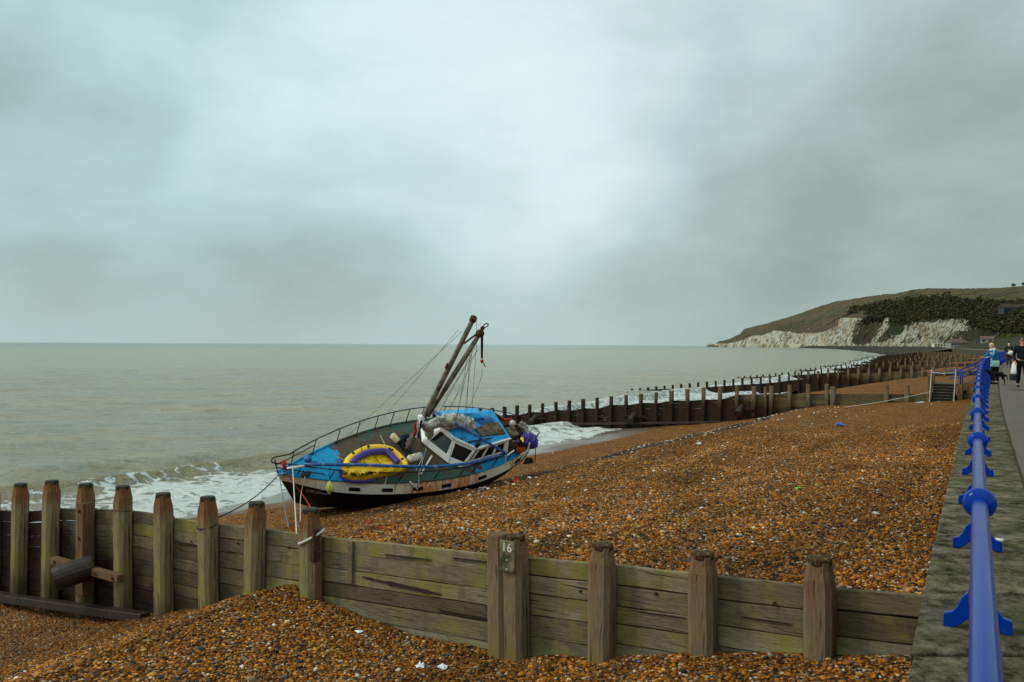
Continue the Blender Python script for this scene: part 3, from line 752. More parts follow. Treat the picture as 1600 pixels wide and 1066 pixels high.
# rotten split along the long plank and smaller chips elsewhere
def chip(i0, i1, z0, z1, hgt, seed):
    r = random.Random(seed); N_ = 22; mb = MB()
    for k in range(N_ + 1):
        t = k / N_; x = (i0 + (i1 - i0) * t) * st; zc = z0 + (z1 - z0) * t; hh = hgt * (math.sin(math.pi * t) ** .5) * r.uniform(.45, 1.)
        for y in (-.13, -.078): mb.v += [(x, y, zc - hh * r.uniform(.5, .7) - ZR), (x, y, zc + hh * r.uniform(.2, .4) - ZR)]
    for k in range(N_): q = 4 * k; mb.f += [(q + 2, q + 6, q + 7, q + 3), (q + 3, q + 7, q + 5, q + 1), (q, q + 4, q + 6, q + 2)]; mb.mi += [0] * 3
    mb.build('rotten_split', M['beam'], g1)
chip(5.25, 4.05, -2.12, -2.13, .075, 1); chip(4.9, 4.2, -1.71, -1.66, .022, 2); chip(3.9, 3.3, -1.57, -1.53, .018, 3); chip(4.1, 3.25, -2.36, -2.33, .022, 4)
chip(8.3, 8.8, -2.2, -2.23, .03, 5); chip(7.2, 7.7, -2.45, -2.47, .02, 6); chip(1.2, 1.8, -1.78, -1.82, .014, 7); chip(.25, .7, -1.62, -1.64, .012, 8)
for i_, z_ in ((6.5, -1.9), (7.5, -2.0), (8.5, -2.15), (1.5, -1.55), (.4, -1.42), (2.3, -1.7)):
    lathe(MB(), [(.022, 0), (.022, .012), (.010, .018)], 10).xf(Matrix.Translation((i_ * st, -.09, z_ - ZR)) @ Matrix.Rotation(-math.pi / 2, 4, 'X')).build('nail_head', M['iron'], g1)
# waling beams, buttress log with its cross beam
def beam_i(root, st, i0, i1, z0, z1, y0, y1, hgt, mat, name='waling', zr=-2.):
    return MB().hexa([(i0 * st, y0, z0 - hgt - zr), (i1 * st, y0, z1 - hgt - zr), (i1 * st, y1, z1 - hgt - zr), (i0 * st, y1, z0 - hgt - zr),
                      (i0 * st, y0, z0 - zr), (i1 * st, y0, z1 - zr), (i1 * st, y1, z1 - zr), (i0 * st, y1, z0 - zr)]).build(name, mat, root, bevel=.015)
beam_i(g1, st, 9.1, 13., -3.50, -4.02, .21, .42, .17, M['beam'])
beam_i(g1, st, 13.02, 17., -4.02, -4.3, .21, .40, .18, M['beam'])
beam_i(g1, st, 9.75, 11.6, -2.93, -2.93, .21, .36, .155, M['post'], 'cross_beam')
lg = MB(); Pq = []
for k in range(7):
    t = k / 6; Pq.append((10.55 * st + .30 * t, .22 + .62 * t, -2.93 - .18 * t - ZR))
lg.tube(Pq, [.22, .235, .24, .245, .245, .24, .225], 18).build('buttress_log', M['beam'], g1)
for s_ in (9.85, 10.3, 11.0, 11.45): MB().tube([(s_ * st, .355, -3.01 - ZR), (s_ * st, .39, -3.01 - ZR)], .028, 8).build('bolt', M['iron'], g1)
# things tied round the posts
def post_loop(i, z, drop, mat, name, lab, r=.185, rr=.009, turns=1):
    x0, y0, dx, dy = GR[1]; M4 = Matrix.Translation((x0, y0, -2.)) @ Matrix.Rotation(math.atan2(dy, dx), 4, 'Z')
    pts = []
    for k in range(26 * turns):
        a = 2 * math.pi * k / 25
        pts.append((i * st + r * math.cos(a), .05 + r * math.sin(a), z - ZR - drop * math.sin(a) * .5 + .012 * k / 25))
    return tag(MB().tube(pts, rr, 6).xf(M4).build(name, mat, None, True), lab, 'rope')
post_loop(8, -1.75, .08, M['rope_d'], 'cord_loop', 'thin grey cord wound round a rust-stained post left of the boat mooring post', .175, .008, 2)
post_loop(10, -1.78, -.05, M['rope_d'], 'cord_loop', 'thin dark cord tied round the post beside the buttress log', .17, .006)

TOP2 = ([-5, 0, 7, 16, 20, 27, 30], [-1.15, -1.28, -1.83, -3.28, -3.95, -5.0, -5.5])
st_i = list(range(-1, 32)); st_z = []
for i in st_i: st_z.append(np.interp(2 * round(i / 2), [-5, 0, 6, 8, 10, 12, 14, 16, 18, 20, 24, 30], [-1.8, -2.0, -2.75, -2.92, -3.2, -3.5, -3.9, -4.2, -4.5, -4.85, -5.2, -5.7]))
PL2 = ([-9, -5, 0, 1, 2, 3, 4, 5, 6, 7, 7.5, 7.51, 9.5, 9.51, 11.5, 11.51, 13.5, 13.51, 15.5, 15.51, 17.5, 17.51, 19.5, 19.51, 21.5, 21.51, 30],
       [-1.75, -1.8, -2.0, -2.05, -2.1, -2.15, -2.2, -2.3, -2.72, -2.76, -2.78, -2.92, -2.95, -3.2, -3.23, -3.47, -3.5, -3.85, -3.9, -4.15, -4.2, -4.45, -4.5, -4.8, -4.85, -5.1, -5.7])
BT2 = ([-9, 0, 3, 7, 15, 30], [-2.6, -3.0, -4.0, -4.9, -5.9, -7])
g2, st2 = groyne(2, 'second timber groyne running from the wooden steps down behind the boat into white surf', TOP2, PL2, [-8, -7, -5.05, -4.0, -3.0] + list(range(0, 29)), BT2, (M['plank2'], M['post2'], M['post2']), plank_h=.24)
post(g2, 3.35 * st2 * 1., .09, -1.62, 2.2, .2, M['post2'], None, kind=2, zroot=ZR); post(g2, -.33 * st2, .08, -1.45, 1.9, .36, M['post2'], None, kind=2, zroot=ZR)
beam_i(g2, st2, 3.5, 16, -4.15, -5.2, .20, .40, .18, M['beam'])
for i_, z_ in ((4.7, -3.35), (11.4, -4.35), (18.5, -5.0)):
    MB().tube([(i_ * st2, .1, z_ + .15 - ZR), (i_ * st2, 1.1, z_ - .35 - ZR)], [.26, .30], 12).build('buttress_log', M['beam'], g2)
    beam_i(g2, st2, i_ - .8, i_ + .8, z_ + .12, z_ + .12, .21, .36, .16, M['post2'], 'cross_beam')
TOP3 = ([-8, 0, 5, 28], [-1.2, -1.4, -1.75, -5.35]); PL3 = ([-8, 0, 5, 8, 12, 20, 28], [-1.7, -2.0, -2.5, -3.1, -3.9, -4.9, -5.6]); BT3 = ([-8, 0, 28], [-3, -4.2, -7])
ORD = ['third', 'fourth', 'fifth', 'sixth', 'seventh', 'eighth', 'ninth', 'tenth', 'eleventh']
for g in range(3, 12):
    lst = [i for i in range(-10, 29) if i > GW[g] + .3]
    lab = f'{ORD[g - 3]} timber groyne away from the camera, its row of posts running out into the surf'
    if g == 11: lab = 'farthest timber groyne, a tiny row of dark posts before the chalk cliffs'
    if g > 6: lst = lst[::2]
    groyne(g, lab, TOP3, PL3, lst, BT3, (M['plank2'], M['post2'], M['post2']), det=False, group='groynes receding along the far beach', wdt=.31)

# ------------------------------------------------------------------ far shore and headland (structure)
def ground_dir(px, Y): return (px - 800) / FPX * Y
m, n, b = material('dark_rocks'); co = n.node('ShaderNodeTexCoord').outputs['Object']; f = n.noise(co, .25, 6, .7)
finish(n, b, n.ramp(f, [(.35, (.018, .017, .013)), (.62, (.06, .055, .04)), (.75, (.13, .11, .07))]), .9, f, 1.); M['rocks'] = m
ysf = np.r_[np.linspace(515, 900, 95), np.linspace(905, 2300, 160)]
vf = np.linspace(.1, 46, 40); V, Y = np.meshgrid(vf, ysf)
X = railX(Y) - V / .88
Z = np.interp(V, [-2, 12, 30, 46], [.8, -1.6, -4.9, -7.5]) + (fbm(X * .25, Y * .12, 4, 91) - .45) * 3.0 * sstep(Y, 535, 680) - .6 * (1 - sstep(Y, 540, 620))
tag(grid_mesh('rocky_foreshore', X, Y, Z, M['rocks']), kind='structure')

SIL = ([1100, 1112, 1124, 1140, 1156, 1163, 1200, 1240, 1280, 1306, 1340, 1380, 1400, 1425, 1452, 1500, 1560, 1600, 1700, 1900], [541, 541, 533.5, 530, 522, 514, 505, 493, 479, 471, 466, 460, 459, 453, 450.5, 451, 450, 447, 440, 430])
BASE = ([1100, 1180, 1250, 1310, 1360, 1400, 1450, 1500, 1550, 1600, 1700, 1900], [3200, 2800, 2400, 2050, 1750, 1450, 1080, 800, 620, 520, 440, 400])
CT = ([1100, 1120, 1145, 1165, 1200, 1215, 1240, 1275, 1300, 1330, 1345, 1385, 1400, 1440, 1480, 1505, 1512, 1560, 1700, 1900], [541, 536, 533, 527, 520, 516, 519, 519.5, 514, 500, 512, 505, 512, 505, 501, 501, 512, 525, 528, 528])
xs = np.linspace(1104, 1900, 900); rows = np.r_[np.linspace(0, 1, 60), np.linspace(1.02, 2, 90), np.linspace(2.05, 3, 12)]
PX, S_ = np.meshgrid(xs, rows)
yb = 540.6 + (PX - 1115) * .0035
ct = np.minimum(np.interp(PX, *CT) + (fbm(PX * .12, PX * 0, 4, 5) - .5) * 5, yb - .5); si = np.minimum(np.interp(PX, *SIL) + (fbm(PX * .3, PX * 0 + 9, 3, 8) - .5) * 1.2, ct - .3)
D0 = np.interp(PX, *BASE); D1 = D0 * 1.035 + 6; D2 = D0 * 1.55 + 350
t1 = np.clip(S_, 0, 1); t2 = np.clip(S_ - 1, 0, 1); t3 = np.clip(S_ - 2, 0, 1)
ypx = np.where(S_ <= 1, yb + (ct - yb) * t1 ** .9, ct + (si - ct) * t2 ** .85)
Dp = np.where(S_ <= 1, D0 + (D1 - D0) * t1, D1 + (D2 - D1) * t2 ** 1.5) + t3 * D0 * .8
# gullies: shift the face in depth, world-space relief
rel = (fbm(PX * .22, S_ * 3, 4, 12) - .5) * 34 * np.clip(D0 / 1500, .4, 1.2) * np.sin(np.pi * np.clip(S_, 0, 1)) ** .5 * (S_ < 1.0)
rel2 = (fbm(PX * .055, S_ * 3.2, 4, 19) - .5) * 200 * np.clip(D0 / 1500, .3, 1.2) * sstep(S_, 1.0, 1.25) * (1 - sstep(S_, 1.7, 2.))
Dp = Dp + rel + rel2
# sample the heights at these distances (angles turned into real heights once, at build time)
horiz = 538.2 + (PX - 800) * .0041
H = 1.5 + (horiz - ypx) / FPX * np.where(S_ > 1, Dp, Dp); H = np.where(S_ > 2, H - t3 * 60, H)
Xh = (PX - 800) / FPX * Dp; Yh = Dp
bushy = sstep(S_, 1.0, 1.08) * (fbm(Xh * .02, Yh * .012, 4, 23))
H = H + (fbm(Xh * .09, Yh * .05, 3, 33) - .4) * 7 * sstep(S_, 1.02, 1.1) * sstep(PX, 1330, 1400) * (1 - sstep(S_, 1.62, 1.72))
H[0] = -8
# cover: 1 chalk, 0 vegetation ; grass for the open down
nzc = (fbm(PX * .10, ypx * .14, 4, 44) - .5); nzf = (fbm(PX * .55 + ypx * .35, ypx * .28, 4, 45) - .5)
fr = (yb - ypx) / np.maximum(yb - ct, 1)
A_ = sstep(PX, 1118, 1150) * (1 - sstep(PX, 1322, 1338)) * (1 - sstep(fr, .92, 1.02)) * (1 - .9 * sstep(fr - (PX - 1150) / 80, .55, .75) * (PX < 1200))
wedge = lambda x0, x1, y0, y1, wd: np.exp(-((PX - (x0 + (x1 - x0) * np.clip((ypx - y0) / (y1 - y0), 0, 1))) / wd) ** 2) * (ypx > y0 - 2)
B_ = wedge(1388, 1362, 500, 541, 6.5)
B2 = wedge(1332, 1292, 499, 541, 17)
C_ = wedge(1442, 1388, 506, 541, 17) * sstep(ypx, 500, 506) + wedge(1492, 1442, 499, 541, 27) * sstep(ypx, 497, 501) + wedge(1503, 1500, 503, 515, 9) * (ypx < 517)
low = np.clip(1 - np.abs(yb - ypx - 2) / 4.5, 0, 1) * (PX < 1440)
chalk = np.clip(A_ * 1.0 + B_ + B2 + C_ + low * .9, 0, 1.15)
chalk = chalk + nzc * .75 + nzf * 1.5
chalk = np.where(PX < 1560, chalk, 0) * (S_ < 1.25)
chalk = sstep(chalk, .45, .66)
gn = fbm(Xh * .004, Yh * .0025, 5, 51); gf = fbm(Xh * .03, Yh * .012, 4, 52)
wn_ = np.clip((si + 12 + (PX - 1300) * .045 + (gn - .5) * 26 - ypx) / 7, -1, 1)          # 1 = open down near the skyline
west_ = 1 - sstep(PX, 1300, 1400)
open_ = np.clip(np.maximum(wn_, west_ * 1.2 - sstep(gf, .60, .66) * 1.6) - sstep(gf, .62, .68) * 1.3, 0, 1)
down = np.array([.115, .078, .046]); downg = np.array([.090, .078, .034]); scrub = np.array([.024, .025, .014]); scrubg = np.array([.034, .044, .014]); brn = np.array([.050, .040, .024])
chk = np.array([.43, .41, .325]); chky = np.array([.33, .26, .15]); chkg = np.array([.12, .11, .07])
L3 = lambda a, b, t: a * (1 - t[..., None]) + b * t[..., None]
g_ = L3(down, downg, sstep(gn, .45, .6)); s_c = L3(L3(scrub, scrubg, sstep(gf, .4, .6)), brn, sstep(fbm(Xh * .012, Yh * .006, 4, 53), .5, .62))
s_c = L3(s_c, np.array([.080, .082, .018]), sstep(PX, 1525, 1570) * sstep(ypx, 497, 508) * sstep(gf, .35, .55) * .8)
base_c = L3(s_c, g_, open_)
base_c = L3(base_c, g_ * .8, (1 - sstep(np.abs(PX - 1275), 50, 75)) * sstep(ypx, 505, 509) * (S_ > 1) * .9)
ch_c = L3(L3(chk, chky, sstep(fbm(PX * .15, ypx * .1, 4, 54), .5, .68) * .8), chkg, sstep(fbm(PX * .8 + ypx * .5, ypx * .25, 4, 55), .52, .66))
colr = L3(base_c, ch_c, chalk)
colr = colr * (.75 + .5 * fbm(PX * .9, ypx * .7, 3, 56))[..., None]
m, n, b = material('headland_ground'); co = n.node('ShaderNodeTexCoord').outputs['Object']
f = n.noise(co, .09, 6, .7); c = n.mix(1., n.attr('cover', 'Color'), n.ramp(f, [(.3, (.60, .68, .68)), (.7, (1.3, 1.3, 1.3))]), 'MULTIPLY')
finish(n, b, c, .95, f, 8., 1., spec=.1); M['head'] = m
tag(grid_mesh('headland', Xh, Yh, H, M['head'], colors={'cover': colr}), kind='structure')
# low land between promenade and headland
yl_ = np.linspace(-10, 700, 60); xr = railX(yl_)
XX = np.stack([xr + 9.5, xr + 14, xr + 60, xr + 400], 1); YY = np.stack([yl_] * 4, 1)
ZZ = np.stack([yl_ * 0 - .02, yl_ * 0 + .6 + (yl_ > 60) * 1.2, 4 + yl_ * .012, 40 + yl_ * 0], 1)
m, n, b = material('rough_grass'); co = n.node('ShaderNodeTexCoord').outputs['Object']; f = n.noise(co, .6, 6, .7)
finish(n, b, n.ramp(f, [(.3, (.018, .02, .010)), (.7, (.05, .048, .02))]), .95, f, .2); M['grass'] = m
tag(grid_mesh('roadside_bank', XX, YY, ZZ, M['grass']), kind='structure')

# scrub and trees on the hillside, one mass of leafy clumps
pts, sz, cl = [], [], []
N = 2600; px_ = RNG.uniform(1325, 1640, N); s_ = RNG.uniform(1.0, 1.62, N)
ii = np.searchsorted(xs, px_).clip(0, len(xs) - 1); jj = np.searchsorted(rows, s_).clip(0, len(rows) - 1)
keep = (open_[jj, ii] < .5) & (chalk[jj, ii] < .3) & (Dp[jj, ii] < 2600)
ii, jj = ii[keep], jj[keep]
P = np.stack([Xh[jj, ii], Yh[jj, ii], H[jj, ii]], 1); P += RNG.normal(0, 3, P.shape) * [1, 1, 0]
S = RNG.uniform(5, 15, len(P)) * np.clip(P[:, 1] / 1400, .55, 1.3)
P[:, 2] += S * .15
cps, csz = [], []
for k in range(9):
    o_ = RNG.normal(0, .28, P.shape) * S[:, None]; o_[:, 2] = np.abs(o_[:, 2]) * .8
    cps.append(P + o_); csz.append(S * RNG.uniform(.12, .34, len(P)))
sc_o = pebbles('hillside_scrub', np.concatenate(cps), np.concatenate(csz), pal=np.array([(.018, .022, .011), (.030, .038, .013), (.050, .038, .020), (.060, .062, .018), (.012, .013, .008)]), pw=np.array([.25, .2, .3, .1, .15]), flat=.9)
sc_o['label'] = 'dark scrub and low trees covering the hillside above the cliffs'
for f_ in (sc_o,): f_.data.materials.clear(); 
m, n, b = material('foliage'); finish(n, b, n.attr('pc', 'Color'), .95, spec=.1); M['foliage'] = m; sc_o.data.materials.append(m)
M['bark'] = simple('bark', (.05, .04, .03), .9, .3, 8)
def tree(px, py_base, Y, h, lab, seed=0):
    r = random.Random(seed); x = (px - 800) / FPX * Y; z = 1.5 + (538.2 + (px - 800) * .0041 - py_base) / FPX * Y
    root = empty('tree', (x, Y, z)); tag(root, lab, 'tree', 'trees on the skyline')
    mb = MB(); mb.tube([(0, 0, -2), (.1 * h * .2, 0, h * .35), (0, .1, h * .7)], [h * .035, h * .025, h * .01], 7)
    for k in range(6):
        a = r.uniform(0, 6.28); mb.tube([(0, 0, h * (.3 + .05 * k)), (math.cos(a) * h * .3, math.sin(a) * h * .3, h * (.55 + .05 * k))], [h * .014, h * .005], 5)
    mb.build('trunk', M['bark'], root)
    rg = np.random.default_rng(seed); q = rg.normal(size=(420, 3)); q /= np.linalg.norm(q, axis=1)[:, None]; q *= rg.uniform(.3, 1, (420, 1)) ** .5 * (1 + .25 * np.sin(q[:, :1] * 5 + seed))
    P = q * [h * .55, h * .5, h * .38] + [0, 0, h * .66]
    o = pebbles('crown', P, rg.uniform(.05, .13, 420) * h * 1.0, pal=np.array([(.018, .022, .012), (.032, .038, .016), (.01, .012, .008)]), pw=np.array([.4, .3, .3]), flat=.8)
    o.parent = root; o.data.materials.clear(); o.data.materials.append(M['foliage']); del o['kind']
tree(1583.5, 449.5, 1160, 5.2, 'small round tree on the skyline, left of the two at the right edge', 3)
tree(1600, 448, 1150, 5.6, 'dark round tree on the skyline at the right edge', 4)

# far buildings
M['roof'] = simple('pinkish_roof_tiles', (.125, .085, .072), .85, .2, 2, .02)
M['render'] = simple('pale_render', (.27, .27, .25), .85, .1, 2, .01)
M['cream'] = simple('cream_render', (.62, .60, .46), .8, .1, 2, .01)
M['glassd'] = simple('dark_window', (.02, .022, .025), .15, .2, 3, 0)
M['white'] = simple('chalky_white_paint', (.66, .68, .68), .5, .08, 18, .002, dirt=(.30, .26, .20), dirt_amt=.12, dscale=4)
def house(px, Y, zb, wd, dp, hh, rh, lab, roofm, wallm, nwin=3, rz=0., hip=False, chim=1, flat=False, name='house'):
    root = empty(name, ((px - 800) / FPX * Y, Y, zb), rz); tag(root, lab, 'house' if name == 'house' else 'building')
    MB().box((-wd / 2, -dp / 2, -3), (wd / 2, dp / 2, hh)).build('wall', wallm, root)
    if not flat:
        e = .5; hx = dp * .5 if hip else 0
        vs = [(-wd / 2 - e, -dp / 2 - e, hh), (wd / 2 + e, -dp / 2 - e, hh), (wd / 2 + e, dp / 2 + e, hh), (-wd / 2 - e, dp / 2 + e, hh), (-wd / 2 - e + hx, 0, hh + rh), (wd / 2 + e - hx, 0, hh + rh)]
        rf = MB().add(vs, [(0, 1, 5, 4), (2, 3, 4, 5), (0, 4, 3), (1, 2, 5), (3, 2, 1, 0)]).build('roof', roofm, root)
        for c in range(chim):
            cx_ = wd * (-.3 + .5 * c); MB().box((cx_ - .5, -.5, hh + rh * .5), (cx_ + .5, .5, hh + rh + 1.1)).build('chimney', wallm, rf)
    for k in range(nwin):
        xc = -wd / 2 + wd * (k + .5) / nwin
        MB().box((xc - wd / nwin * .25, -dp / 2 - .04, hh * .35), (xc + wd / nwin * .25, -dp / 2 + .06, hh * .8)).build('window', M['glassd'], root)
def hz_(px, py, Y): return 1.5 + (538.2 + (px - 800) * .0041 - py) / FPX * Y
house(1495.5, 640, hz_(1495, 541.5, 640), 13.5, 8, 2.9, 2.8, 'long single storey cottage with a pink tiled roof below the chalk cliff', M['roof'], M['render'], 6, hip=True, chim=2)
house(1542, 560, hz_(1542, 536.5, 560), 7.2, 7, 2.6, 2.0, 'small pale cottage with a brown roof behind the woman in blue', M['roof'], M['render'], 2, rz=-.5, chim=0)
house(1467, 780, hz_(1467, 542.2, 780), 11, 5, 3.0, 1, 'low cream flat-roofed beach building at the foot of the cliff', M['roof'], M['cream'], 4, flat=True, name='beach_building')
house(1585, 700, hz_(1585, 485, 700), 22, 9, 2.2, 3.0, 'half hidden house with a brown roof among the trees on the hillside', M['bark'], M['glassd'], 3, chim=1)
m4 = simple('slate', (.06, .065, .075), .8, .2, 2, .02)
sp_ = empty('spire', ((1524 - 800) / FPX * 600, 600, hz_(1524, 542, 600))); tag(sp_, 'grey pointed gable standing between the two cottages', 'gable')
MB().add([(-1.4, -1.2, -2), (1.4, -1.2, -2), (1.4, 1.2, -2), (-1.4, 1.2, -2), (.6, -.4, 6), (1.1, -.4, 6), (1.1, .4, 6), (.6, .4, 6)], [(0, 1, 5, 4), (1, 2, 6, 5), (2, 3, 7, 6), (3, 0, 4, 7), (4, 5, 6, 7), (3, 2, 1, 0)]).build('gable_face', m4, sp_)
for px, y0_, y1_ in ((1580.5, 496, 488), (1594, 496, 491), (1596.5, 494, 488), (1547.5, 505, 492)):
    Y = 690; o = MB().tube([(0, 0, -2), (0, 0, (y0_ - y1_) / FPX * Y)], .28, 6).build('pale_trunk', M['render'] if px > 1560 else M['bark'])
    o.location = ((px - 800) / FPX * Y, Y, hz_(px, y0_, Y)); o.name = 'pole'
    tag(o, {1580.5: 'single pale pole on the hillside below the brown roofed house', 1594: 'shorter of the two pale poles close together at the right edge', 1596.5: 'taller of the two pale poles close together at the right edge', 1547.5: 'thin brown bare pole on the dark hillside above the woman'}[px], 'pole')

# ------------------------------------------------------------------ wooden steps, ramp and handrails at the second groyne
M['stepwood'] = simple('dark_step_timber', (.085, .07, .045), .85, .35, 6, .01, dirt=(.05, .06, .02), dirt_amt=.5)
M['galv'] = simple('pale_metal_paint', (.36, .38, .37), .45, .2, 20, .002, dirt=(.22, .17, .11), dirt_amt=.35, dscale=9)
fr_ = (GR[2][0] - 5.0 * GR[2][2], GR[2][1] - 5.0 * GR[2][3])       # post index -5 of groyne 2
ax = Vector((-GR[2][2], -GR[2][3], 0)).normalized()               # towards the wall
tc_ = Vector((-ax.y, ax.x, 0)) * 1.0                               # along the beach, away from camera
if tc_.y < 0: tc_ = -tc_
so = Vector((fr_[0], fr_[1], 0)) + ax * .35 - tc_ * 1.3
rz_ = math.atan2(ax.y, ax.x)
stp = empty('beach_steps', (so.x, so.y, -2.35), rz_); tag(stp, 'dark wooden steps with pale handrails climbing to the ramp by the second groyne', 'steps')
mb = MB(); NST = 7; SW = 1.25; RISE = 1.3 / NST
for k in range(NST): mb.box((0, .2 * k, RISE * (k + .75)), (SW, .2 * k + .26, RISE * (k + 1)))
mb.build('tread', M['stepwood'], stp, bevel=.01)
mb = MB()
for k in range(NST): mb.box((.02, .2 * k + .17, RISE * k), (SW - .02, .2 * k + .19, RISE * (k + .76)))
mb.build('riser', M['beam'], stp)
for x in (-.07, SW + .01): MB().add([(x, -.15, -.5), (x + .06, -.15, -.5), (x + .06, 1.5, -.5), (x, 1.5, -.5), (x, -.15, .2), (x + .06, -.15, .2), (x + .06, 1.5, 1.45), (x, 1.5, 1.45)], [(3, 2, 1, 0), (4, 5, 6, 7), (0, 1, 5, 4), (1, 2, 6, 5), (2, 3, 7, 6), (3, 0, 4, 7)]).build('stringer', M['stepwood'], stp)
for x in (-.1, SW + .1):
    q = [(x, -.25, -.3), (x, -.2, .15), (x, .95, 2.05), (x, 1.2, 2.15), (x, 1.2, 1.2)]
    hr = MB().tube(curve_pts(q, 20), .028, 8).build('handrail', M['galv'], stp, True)
    MB().tube([(x, .1, .5), (x, 1.0, 1.65)], .02, 6).build('lower_bar', M['galv'], hr, True)
    MB().tube([(x, .45, .75), (x, .45, 1.2)], .02, 6).build('upright', M['galv'], hr, True)
MB().tube([(-.1, 1.0, 2.06), (SW * .5, 1.0, 2.0), (SW + .1, 1.0, 2.09)], .035, 8).build('cross_bar', M['galv'], stp, True)
MB().box((0, 1.4, 1.18), (SW + .3, 2.6, 1.30)).build('landing', M['stepwood'], stp, bevel=.01)
for x, y in ((-.35, 1.0), (-.35, 2.5), (SW + .25, .5), (SW + .3, 2.5), (SW + .75, 1.1)):
    MB().box((x, y, -.8), (x + .3, y + .3, 1.3 if x > 0 else 2.1)).build('corner_post', M['post2'], stp, bevel=.02)
# ramp from the landing up to the promenade
r0 = so + ax * 1.75 + tc_ * 1.5; yw = r0.y; 
for _ in range(20): yw = r0.y + (float(railX(yw)) - .2 - r0.x) * ax.y / ax.x
r1 = Vector((float(railX(yw)) - .3, yw, 0))
rl = (r1 - Vector((r0.x, r0.y, 0))).length
rmp = empty('beach_ramp', (r0.x, r0.y, -1.1), math.atan2(r1.y - r0.y, r1.x - r0.x)); tag(rmp, 'timber-sided ramp with blue handrails rising from the steps to the promenade', 'ramp')
MB().add([(0, 0, -.45), (rl, 0, .55), (rl, 1.2, .55), (0, 1.2, -.45), (0, 0, .05), (rl, 0, 1.08), (rl, 1.2, 1.08), (0, 1.2, .05)], [(3, 2, 1, 0), (4, 5, 6, 7), (0, 1, 5, 4), (1, 2, 6, 5), (2, 3, 7, 6), (3, 0, 4, 7)]).build('deck', M['post2'], rmp)
for yk in (.05, 1.15):
    for hz2 in (.45, .72, 1.0):
        MB().tube(curve_pts([(-.9, yk, hz2 - .02), (-.25, yk, hz2), (rl * .3, yk, hz2 + .34), (rl, yk, hz2 + 1.03)], 16), .026, 8).build('handrail', M['blue'], rmp, True)
    for t in (-.1, .55, .98):
        z_ = .03 + max(t, 0) * 1.03; MB().tube([(t * rl, yk, z_), (t * rl, yk, z_ + 1.0)], .035, 8).build('upright', M['blue'], rmp, True)
for t in (.1, .6): MB().box((t * rl, .3, -2.2), (t * rl + .25, .6, -.2 + t)).build('leg', M['post2'], rmp)
# chain-link style mooring rope from the groyne to the beach
a_ = Vector((GR[2][0] - 5.3 * GR[2][2], GR[2][1] - 5.3 * GR[2][3] - .3, -1.5)); 
b_ = Vector((21.3, 57.2, -2.75))
tag(MB().tube(curve_pts([a_, b_, Vector((14.0, 45.0, -3.0)), Vector((10.5, 42.5, -3.15))][:2], 16, .12), .02, 5).build('beach_rope', M['rope'], None, True), 'pale rope stretched from the steps down to the shingle', 'rope')
MB_ = MB().ball((0, 0, 0), (.32, .2, .12)).ball((.2, .1, .05), (.2, .16, .1)); o = MB_.build('plastic_sheet', simple('bluish_plastic', (.28, .38, .42), .35, .3, 5, .02), None, True)
o.location = (so.x - .9, so.y - .3, -2.33); tag(o, 'crumpled bluish plastic sheet lying at the foot of the steps', 'plastic sheet')

# ------------------------------------------------------------------ the stranded boat
BTH, BPH, BPI = .6722, .7308, -.043
bh = Vector((-math.cos(BTH) * math.cos(BPI), -math.sin(BTH) * math.cos(BPI), math.sin(BPI)))
bs_ = Vector((math.sin(BTH), -math.cos(BTH), 0)); bu_ = bh.cross(bs_)
bp_ = bs_ * math.cos(BPH) - bu_ * math.sin(BPH); bu_ = bu_ * math.cos(BPH) + bs_ * math.sin(BPH)
BO = Vector((-2.6331, 27.5129, -1.8908))
BM = Matrix(((bh.x, bp_.x, bu_.x, BO.x), (bh.y, bp_.y, bu_.y, BO.y), (bh.z, bp_.z, bu_.z, BO.z), (0, 0, 0, 1)))
BI = BM.inverted()
def hit(px, py, z=None, y=None, x=None):
    C_ = BI @ Vector((0, 0, 1.5)); d_ = BI.to_3x3() @ pix(px, py)
    k = 0 if x is not None else 1 if y is not None else 2
    return C_ + d_ * (((x, y, z)[k] - C_[k]) / d_[k])
BL, BB, BBS, BZB, BZS, BPW = 9.3261, 1.2494, .2697, -.1425, -.1057, 2.0042
def edge(u):
    um = .42
    b = BB * ((1 - ((u - um) / (1 - um)) ** BPW) if u > um else (1 - (1 - BBS) * ((um - u) / um) ** 2))
    z = BZB * ((u - .4) / .6) ** 2 if u > .4 else BZS * ((.4 - u) / .4) ** 2
    return (u - .45) * BL, max(b, .03), z
def section(u):
    x, b, z = edge(u)
    ds = float(np.interp(u, [0, .12, .35, .75, .9, 1], [.40, .62, 1.2, 1.22, 1.12, .82]))
    wh = float(np.interp(u, [0, .1, .3, .8, 1], [.26, .30, .37, .36, .34]))
    tb_ = .16 * min(1, b / .6)
    P = [(b, 0), (b + tb_ * .6, -wh * .5), (b + tb_, -wh), (b + tb_ * .9, -max(.80 * ds, wh + .1)), (b * .76, -1.18 * ds - .04), (b * .42, -1.42 * ds - .05), (b * .1 + .03, -1.58 * ds - .06), (.03, -1.72 * ds - .06)]
    rk = float(np.interp(u, [0, .15, .75, 1], [-.55, 0, 0, .62]))
    return [(x - rk * -zz_ if u > .5 else x + (-rk) * (-zz_), yy_, z + zz_) for yy_, zz_ in P]
m, n, b = material('white_topside_rust'); tc = n.node('ShaderNodeTexCoord').outputs['Object']
sx = n.node('ShaderNodeSeparateXYZ', {0: tc})
xm = n.math('MULTIPLY', n.mapr(sx.outputs[0], 2.6, 1.1, 0, 1, True), n.mapr(sx.outputs[0], -1.9, -1.0, 0, 1, True))
xm = n.math('MAXIMUM', xm, n.math('MULTIPLY', n.mapr(sx.outputs[0], -2.6, -2.95, 0, 1), n.mapr(sx.outputs[0], -3.6, -3.2, 0, .95)))
